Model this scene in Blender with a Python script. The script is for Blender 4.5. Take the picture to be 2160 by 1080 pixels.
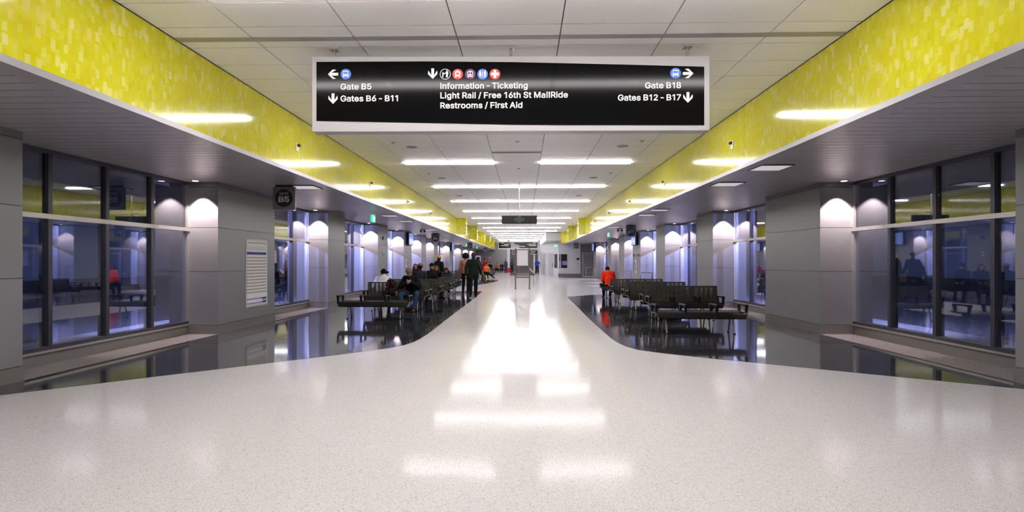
import bpy, bmesh, math, random
from mathutils import Vector, Matrix
random.seed(7)
PI = math.pi
for o in list(bpy.data.objects):
    bpy.data.objects.remove(o, do_unlink=True)
S = bpy.context.scene
COL = S.collection

# ------------------------------------------------------------------ camera
EYE = 1.48
FPX = 1150.0                      # focal length in pixels of a 2160 px wide frame
cam_d = bpy.data.cameras.new('camera')
cam = bpy.data.objects.new('camera', cam_d)
COL.objects.link(cam)
cam_d.sensor_width = 36.0
cam_d.lens = 36.0 * FPX / 2160.0
cam_d.shift_y = 11.0 / 2160.0
cam_d.clip_start = 0.05
cam_d.clip_end = 400
cam.location = (0, 0, EYE)
cam.rotation_euler = (PI / 2, 0, math.atan(26.0 / FPX))
S.camera = cam

# ------------------------------------------------------------------ world, exposure
w = bpy.data.worlds.new('night_sky')
S.world = w
w.use_nodes = True
w.node_tree.nodes['Background'].inputs[0].default_value = (0.03, 0.04, 0.09, 1)
w.node_tree.nodes['Background'].inputs[1].default_value = 0.6
S.view_settings.view_transform = 'Standard'
S.view_settings.look = 'None'
S.view_settings.gamma = 1.0
S.view_settings.use_curve_mapping = False
S.view_settings.exposure = 0.88
STRIP_POWER = 20.0                #  the ceiling light strips
SPOT_POWER = 215.0                 # the downlights over the wall panels
BAY_POWER = 360.0                  # bluish lamps of the bus bays outside the windows

# ------------------------------------------------------------------ layout (metres)
CEIL = 4.14
SOFF = 3.08
FL, FR = -4.18, 3.75              # fascia faces
WL, WR = -6.2, 6.0                # pier faces
GL, GR = -6.85, 6.7               # window planes
PITCH = 4.72                      # spacing of the ceiling light strips
Y0, Y1 = -6.0, 78.0
# (start, end) of every projecting pier along the hall
PIERS_L = [(4.2, 6.6), (10.9, 13.4), (17.1, 18.7), (22.95, 24.6), (27.9, 29.8), (32.7, 34.3),
           (37.3, 39.0), (45.1, 46.7), (53.2, 54.8), (60.0, 61.6), (66.5, 68.1)]
PIERS_R = [(4.4, 6.8), (11.2, 13.7), (17.5, 19.1), (23.4, 25.0), (28.3, 30.3), (32.9, 34.7),
           (37.9, 39.5), (45.8, 47.4)]

# ------------------------------------------------------------------ materials
def srgb(r, g, b):
    f = lambda c: (c / 255 / 12.92) if c / 255 <= 0.04045 else ((c / 255 + 0.055) / 1.055) ** 2.4
    return (f(r), f(g), f(b), 1)

def mat(name, col, rough=0.5, metal=0.0, emit=None, estr=0.0, spec=0.5):
    m = bpy.data.materials.new(name)
    m.use_nodes = True
    b = m.node_tree.nodes['Principled BSDF']
    b.inputs['Base Color'].default_value = col if len(col) == 4 else (*col, 1)
    b.inputs['Roughness'].default_value = rough
    b.inputs['Metallic'].default_value = metal
    b.inputs['Specular IOR Level'].default_value = spec
    if emit:
        b.inputs['Emission Color'].default_value = (*emit, 1)
        b.inputs['Emission Strength'].default_value = estr
    return m

def node(nt, kind, **kw):
    n = nt.nodes.new(kind)
    for k, v in kw.items():
        setattr(n, k, v)
    return n

def ramp(nt, stops):
    r = node(nt, 'ShaderNodeValToRGB')
    e = r.color_ramp.elements
    e[0].position, e[0].color = stops[0]
    e[1].position, e[1].color = stops[-1]
    for p, c in stops[1:-1]:
        x = e.new(p)
        x.color = c
    return r

def terrazzo(name, base, dark, light, rough, wave, spec=0.5):
    m = mat(name, base, rough, spec=spec)
    nt = m.node_tree
    b = nt.nodes['Principled BSDF']
    tc = node(nt, 'ShaderNodeTexCoord')
    v = node(nt, 'ShaderNodeTexVoronoi', feature='F1')
    v.inputs['Scale'].default_value = 170
    nt.links.new(tc.outputs['Object'], v.inputs['Vector'])
    sep = node(nt, 'ShaderNodeSeparateColor')
    nt.links.new(v.outputs['Color'], sep.inputs[0])
    r = ramp(nt, [(0.0, dark), (0.10, dark), (0.17, base), (0.86, base), (0.95, light)])
    nt.links.new(sep.outputs[0], r.inputs[0])
    nt.links.new(r.outputs[0], b.inputs['Base Color'])
    n = node(nt, 'ShaderNodeTexNoise')
    n.inputs['Scale'].default_value = 1.3
    n.inputs['Detail'].default_value = 1.0
    nt.links.new(tc.outputs['Object'], n.inputs['Vector'])
    bp = node(nt, 'ShaderNodeBump')
    bp.inputs['Strength'].default_value = wave
    bp.inputs['Distance'].default_value = 0.01
    nt.links.new(n.outputs['Fac'], bp.inputs['Height'])
    nt.links.new(bp.outputs[0], b.inputs['Normal'])
    return m

M = {}
M['floor'] = terrazzo('pale_terrazzo', (0.585, 0.565, 0.57, 1), (0.40, 0.37, 0.36, 1), (0.66, 0.64, 0.64, 1), 0.11, 0.36, 0.03)
M['floor_dark'] = terrazzo('charcoal_terrazzo', (0.026, 0.026, 0.031, 1), (0.010, 0.010, 0.012, 1), (0.10, 0.10, 0.11, 1), 0.06, 0.12)
M['floor_strip'] = terrazzo('grey_terrazzo', (0.30, 0.27, 0.26, 1), (0.14, 0.13, 0.13, 1), (0.42, 0.4, 0.4, 1), 0.16, 0.10)
M['ceiling'] = mat('white_metal_ceiling_panel', (0.91, 0.89, 0.885), 0.42)
M['seam'] = mat('ceiling_void', (0.12, 0.11, 0.11), 0.8)
M['strip'] = mat('lit_diffuser', (0.9, 0.9, 0.9), 0.4, emit=(1.0, 0.955, 0.95), estr=STRIP_POWER)
M['soffit'] = mat('grey_metal_slats', (0.44, 0.41, 0.425), 0.36, 0.25)
M['trim_white'] = mat('brushed_aluminium_edge', (0.40, 0.385, 0.40), 0.35, 0.3)
M['panel'] = mat('grey_wall_panel', (0.24, 0.236, 0.254), 0.38, 0.2)
M['reveal'] = mat('dark_reveal', (0.05, 0.05, 0.055), 0.5)
M['base'] = mat('stone_baseboard', (0.17, 0.155, 0.15), 0.35)
M['alu'] = mat('satin_aluminium', (0.55, 0.53, 0.52), 0.32, 0.8)
M['alu_dark'] = mat('dark_aluminium', (0.09, 0.09, 0.11), 0.35, 0.7)
M['chrome'] = mat('bright_steel', (0.62, 0.61, 0.60), 0.22, 1.0)
M['leg'] = mat('grey_steel_leg', (0.36, 0.35, 0.34), 0.28, 0.9)
M['seat'] = mat('dark_olive_steel', (0.010, 0.0093, 0.0072), 0.42, 0.0, spec=0.3)
M['back'] = mat('olive_grey_steel', (0.056, 0.052, 0.040), 0.45, 0.0, spec=0.3)
M['black'] = mat('black_plastic', (0.012, 0.012, 0.013), 0.4)
M['sign_black'] = mat('black_sign_face', (0.002, 0.002, 0.0021), 0.11, spec=0.12)
M['sign_frame'] = mat('pale_sign_frame', (0.42, 0.405, 0.415), 0.4)
M['white'] = mat('white_lettering', (0.86, 0.85, 0.85), 0.5)
M['grey_letter'] = mat('grey_lettering', (0.42, 0.41, 0.41), 0.5)
M['sign_grey'] = mat('grey_sign_blade', (0.17, 0.16, 0.165), 0.4, 0.3)
M['blue'] = mat('blue_roundel', (0.06, 0.19, 0.74), 0.45)
M['red'] = mat('red_roundel', (0.78, 0.045, 0.04), 0.45)
M['purple'] = mat('purple_roundel', (0.115, 0.012, 0.11), 0.45)
M['exit'] = mat('lit_exit_face', (0.0, 0.25, 0.12), 0.4, emit=(0.0, 1.0, 0.38), estr=0.62)
M['exit_text'] = mat('lit_exit_lettering', (0.8, 0.9, 0.85), 0.4, emit=(0.7, 1.0, 0.85), estr=0.6)
M['door'] = mat('grey_door_paint', (0.20, 0.20, 0.23), 0.4)
M['paper'] = mat('white_paper', (0.75, 0.73, 0.73), 0.6)
M['paper_grey'] = mat('grey_print', (0.36, 0.33, 0.34), 0.6)
M['paper_navy'] = mat('navy_print', (0.02, 0.025, 0.22), 0.6)
M['paper_violet'] = mat('violet_print', (0.25, 0.24, 0.52), 0.6)
M['bronze'] = mat('bronze_grey_metal', (0.12, 0.10, 0.085), 0.4, 0.5)
M['yellow'] = mat('yellow_plastic', (0.85, 0.58, 0.02), 0.4)
M['orange'] = mat('orange_red_plastic', (0.75, 0.10, 0.03), 0.45)
M['troffer'] = mat('troffer_lens', (0.75, 0.73, 0.73), 0.4, emit=(1.0, 0.94, 0.95), estr=0.22)
M['lens'] = mat('downlight_lens', (0.8, 0.8, 0.8), 0.4, emit=(1.0, 0.9, 0.86), estr=2.0)
M['asphalt'] = mat('bus_lane_concrete', (0.10, 0.10, 0.12), 0.8)
M['booth'] = mat('pale_booth_panel', (0.60, 0.60, 0.66), 0.4)
M['booth_door'] = mat('pale_door_paint', (0.44, 0.44, 0.49), 0.4)
M['dark_glass'] = mat('dark_booth_glass', (0.02, 0.02, 0.03), 0.08)
M['screen'] = None

def make_screen():
    m = mat('lit_blue_screen', (0.02, 0.03, 0.08), 0.2)
    nt = m.node_tree
    b = nt.nodes['Principled BSDF']
    tc = node(nt, 'ShaderNodeTexCoord')
    br = node(nt, 'ShaderNodeTexBrick')
    br.inputs['Scale'].default_value = 5.0
    br.inputs['Color1'].default_value = (0.04, 0.09, 0.55, 1)
    br.inputs['Color2'].default_value = (0.10, 0.28, 0.95, 1)
    br.inputs['Mortar'].default_value = (0.6, 0.7, 1.0, 1)
    br.inputs['Mortar Size'].default_value = 0.03
    sx = node(nt, 'ShaderNodeSeparateXYZ')
    cx = node(nt, 'ShaderNodeCombineXYZ')
    nt.links.new(tc.outputs['Object'], sx.inputs[0])
    nt.links.new(sx.outputs[1], cx.inputs[0])
    nt.links.new(sx.outputs[2], cx.inputs[1])
    nt.links.new(cx.outputs[0], br.inputs['Vector'])
    nt.links.new(br.outputs['Color'], b.inputs['Emission Color'])
    b.inputs['Emission Strength'].default_value = 0.42
    return m
M['screen'] = make_screen()

def make_mosaic():
    """Yellow glass mosaic: small upright tiles of many yellows, a few pale ones, glossy and not quite even."""
    m = mat('yellow_glass_mosaic', srgb(226, 214, 30), 0.11, spec=0.5)
    nt = m.node_tree
    b = nt.nodes['Principled BSDF']
    tc = node(nt, 'ShaderNodeTexCoord')
    sx = node(nt, 'ShaderNodeSeparateXYZ')
    nt.links.new(tc.outputs['Object'], sx.inputs[0])
    cx = node(nt, 'ShaderNodeCombineXYZ')
    nt.links.new(sx.outputs[2], cx.inputs[0])
    hz = node(nt, 'ShaderNodeMath', operation='ADD')
    nt.links.new(sx.outputs[0], hz.inputs[0])
    nt.links.new(sx.outputs[1], hz.inputs[1])
    nt.links.new(hz.outputs[0], cx.inputs[1])
    def bricks(wd, ht, seed):
        off = node(nt, 'ShaderNodeVectorMath', operation='ADD')
        off.inputs[1].default_value = (seed, seed * 1.7, 0)
        nt.links.new(cx.outputs[0], off.inputs[0])
        br = node(nt, 'ShaderNodeTexBrick')
        br.inputs['Scale'].default_value = 1.0
        br.inputs['Brick Width'].default_value = wd
        br.inputs['Row Height'].default_value = ht
        br.inputs['Mortar Size'].default_value = 0.0
        br.inputs['Color1'].default_value = (0, 0, 0, 1)
        br.inputs['Color2'].default_value = (1, 1, 1, 1)
        br.inputs['Mortar'].default_value = (0.4, 0.4, 0.4, 1)
        nt.links.new(off.outputs[0], br.inputs['Vector'])
        return br
    b1 = bricks(0.075, 0.045, 0.0)
    r1 = ramp(nt, [(0.0, srgb(200, 194, 10)), (0.35, srgb(210, 206, 18)), (0.6, srgb(206, 202, 34)),
                   (0.84, srgb(214, 210, 42)), (1.0, srgb(222, 218, 96))])
    nt.links.new(b1.outputs['Color'], r1.inputs[0])
    b2 = bricks(0.09, 0.05, 3.3)
    r2 = ramp(nt, [(0.0, (0, 0, 0, 1)), (0.84, (0, 0, 0, 1)), (1.0, (1, 1, 1, 1))])
    nt.links.new(b2.outputs['Color'], r2.inputs[0])
    mx = node(nt, 'ShaderNodeMixRGB')
    mx.inputs[2].default_value = srgb(226, 220, 132)
    nt.links.new(r2.outputs[0], mx.inputs[0])
    nt.links.new(r1.outputs[0], mx.inputs[1])
    # broad patches where amber gathers
    nz = node(nt, 'ShaderNodeTexNoise')
    nz.inputs['Scale'].default_value = 3.0
    nt.links.new(tc.outputs['Object'], nz.inputs['Vector'])
    r3 = ramp(nt, [(0.45, (0, 0, 0, 1)), (0.75, (0.5, 0.5, 0.5, 1))])
    nt.links.new(nz.outputs['Fac'], r3.inputs[0])
    m2 = node(nt, 'ShaderNodeMixRGB')
    m2.inputs[2].default_value = srgb(206, 190, 8)
    nt.links.new(r3.outputs[0], m2.inputs[0])
    nt.links.new(mx.outputs[0], m2.inputs[1])
    nt.links.new(m2.outputs[0], b.inputs['Base Color'])
    bp = node(nt, 'ShaderNodeBump')
    bp.inputs['Strength'].default_value = 0.10
    bp.inputs['Distance'].default_value = 0.004
    nt.links.new(b1.outputs['Color'], bp.inputs['Height'])
    nt.links.new(bp.outputs[0], b.inputs['Normal'])
    return m
M['mosaic'] = make_mosaic()

def make_glass(name, tint):
    m = bpy.data.materials.new(name)
    m.use_nodes = True
    nt = m.node_tree
    nt.nodes.clear()
    out = node(nt, 'ShaderNodeOutputMaterial')
    mix = node(nt, 'ShaderNodeMixShader')
    tr = node(nt, 'ShaderNodeBsdfTransparent')
    tr.inputs[0].default_value = tint
    gl = node(nt, 'ShaderNodeBsdfGlossy')
    gl.inputs['Color'].default_value = (0.86, 0.87, 0.93, 1)
    gl.inputs['Roughness'].default_value = 0.02
    lw = node(nt, 'ShaderNodeLayerWeight')
    lw.inputs['Blend'].default_value = 0.5
    pw = node(nt, 'ShaderNodeMath', operation='POWER')
    pw.inputs[1].default_value = 1.7
    nt.links.new(lw.outputs['Facing'], pw.inputs[0])
    ma = node(nt, 'ShaderNodeMath', operation='MULTIPLY_ADD')
    ma.inputs[1].default_value = 0.85
    ma.inputs[2].default_value = 0.05
    nt.links.new(pw.outputs[0], ma.inputs[0])
    nt.links.new(ma.outputs[0], mix.inputs[0])
    nt.links.new(tr.outputs[0], mix.inputs[1])
    nt.links.new(gl.outputs[0], mix.inputs[2])
    nt.links.new(mix.outputs[0], out.inputs[0])
    return m
M['glass'] = make_glass('window_glass', (0.82, 0.84, 0.9, 1))
M['glass_light_cut'] = make_glass('light_cut_window_glass', (0.42, 0.43, 0.45, 1))  # dark tint added so less blue lamp light reaches the pier tops

# ------------------------------------------------------------------ mesh helpers
def B():
    return bmesh.new()

def box(bm, x0, x1, y0, y1, z0, z1):
    v = [bm.verts.new(p) for p in ((x0, y0, z0), (x1, y0, z0), (x1, y1, z0), (x0, y1, z0),
                                   (x0, y0, z1), (x1, y0, z1), (x1, y1, z1), (x0, y1, z1))]
    for f in ((3, 2, 1, 0), (4, 5, 6, 7), (0, 1, 5, 4), (1, 2, 6, 5), (2, 3, 7, 6), (3, 0, 4, 7)):
        bm.faces.new([v[i] for i in f])
    return v

def ball(bm, c, r, sub=2, mtx=None):
    """Ellipsoid; r is a number or (rx, ry, rz); mtx turns it."""
    if not hasattr(r, '__len__'):
        r = (r, r, r)
    m = Matrix.Translation(c) @ (mtx.to_4x4() if mtx else Matrix.Identity(4)) @ Matrix.Diagonal((r[0], r[1], r[2], 1))
    return bmesh.ops.create_icosphere(bm, subdivisions=sub, radius=1.0, matrix=m)['verts']

def cone(bm, a, b, ra, rb, seg=12, caps=True):
    a, b = Vector(a), Vector(b)
    d = b - a
    if d.length < 1e-6:
        return
    m = Matrix.Translation((a + b) / 2) @ d.to_track_quat('Z', 'Y').to_matrix().to_4x4()
    bmesh.ops.create_cone(bm, cap_ends=caps, segments=seg, radius1=ra, radius2=rb, depth=d.length, matrix=m)

def cap(bm, a, b, ra, rb, sub=2):
    ball(bm, a, ra, sub)
    ball(bm, b, rb, sub)
    cone(bm, a, b, ra, rb, 14)

def path(bm, pts, r, seg=10):
    """A bent tube through pts as one swept surface."""
    pts = [Vector(p) for p in pts]
    rings = []
    up = None
    for i, p in enumerate(pts):
        d = (pts[min(i + 1, len(pts) - 1)] - pts[max(i - 1, 0)]).normalized()
        if up is None:
            up = d.orthogonal().normalized()
        up = (up - d * up.dot(d)).normalized()
        sd = d.cross(up)
        rings.append([bm.verts.new(p + (up * math.cos(2 * PI * k / seg) + sd * math.sin(2 * PI * k / seg)) * r) for k in range(seg)])
    for a, b in zip(rings, rings[1:]):
        for k in range(seg):
            bm.faces.new((a[k], a[(k + 1) % seg], b[(k + 1) % seg], b[k]))
    bm.faces.new(rings[0][::-1])
    bm.faces.new(rings[-1])

def prism(bm, pts, axis, a, b):
    """Outline pts (2-D) swept along axis 'x', 'y' or 'z' from a to b."""
    def put(p, t):
        return {'x': (t, p[0], p[1]), 'y': (p[0], t, p[1]), 'z': (p[0], p[1], t)}[axis]
    lo = [bm.verts.new(put(p, a)) for p in pts]
    hi = [bm.verts.new(put(p, b)) for p in pts]
    n = len(pts)
    bm.faces.new(lo)
    bm.faces.new(hi[::-1])
    for i in range(n):
        bm.faces.new((lo[i], hi[i], hi[(i + 1) % n], lo[(i + 1) % n]))

def disc(bm, c, r, t, axis='y', seg=40):
    c = Vector(c)
    d = {'x': Vector((1, 0, 0)), 'y': Vector((0, 1, 0)), 'z': Vector((0, 0, 1))}[axis] * t / 2
    cone(bm, c - d, c + d, r, r, seg)

def link(name, me, m, parent=None):
    o = bpy.data.objects.new(name, me)
    COL.objects.link(o)
    if m is not None:
        me.materials.clear()
        me.materials.append(M[m] if isinstance(m, str) else m)
    o.parent = parent
    return o

def obj(name, bm, m, parent=None, smooth=False, bevel=0.0, loc=None):
    bmesh.ops.recalc_face_normals(bm, faces=bm.faces)
    me = bpy.data.meshes.new(name)
    bm.to_mesh(me)
    bm.free()
    if smooth:
        me.polygons.foreach_set('use_smooth', [True] * len(me.polygons))
        me.set_sharp_from_angle(angle=math.radians(40))
    o = link(name, me, m, parent)
    if bevel:
        md = o.modifiers.new('bevel', 'BEVEL')
        md.width = bevel
        md.segments = 2
        md.limit_method = 'ANGLE'
    if loc is not None:
        o.location = loc
    return o

def tag(o, label, cat, group=None, kind=None):
    o['label'] = label
    o['category'] = cat
    if group:
        o['group'] = group
    if kind:
        o['kind'] = kind
    return o

def thing(name, label, cat, loc=(0, 0, 0), rz=0.0, group=None):
    o = bpy.data.objects.new(name, None)
    COL.objects.link(o)
    o.location = loc
    o.rotation_euler = (0, 0, rz)
    o.empty_display_size = 0.1
    return tag(o, label, cat, group)

def struct(name, bm, m, parent=None, label=None, smooth=False):
    o = obj(name, bm, m, parent, smooth)
    if parent is None:
        o['kind'] = 'structure'
        o['category'] = name.split('_')[0]
        if label:
            o['label'] = label
    return o

def copy_tree(o, parent=None):
    kids = [c for c in bpy.data.objects if c.parent == o]
    c = o.copy()
    COL.objects.link(c)
    c.parent = parent
    for k in kids:
        copy_tree(k, c)
    return c

def dup(o, loc, label, rz=None):
    c = copy_tree(o)
    c.location = loc
    if rz is not None:
        c.rotation_euler = (0, 0, rz)
    c['label'] = label
    return c

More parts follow.
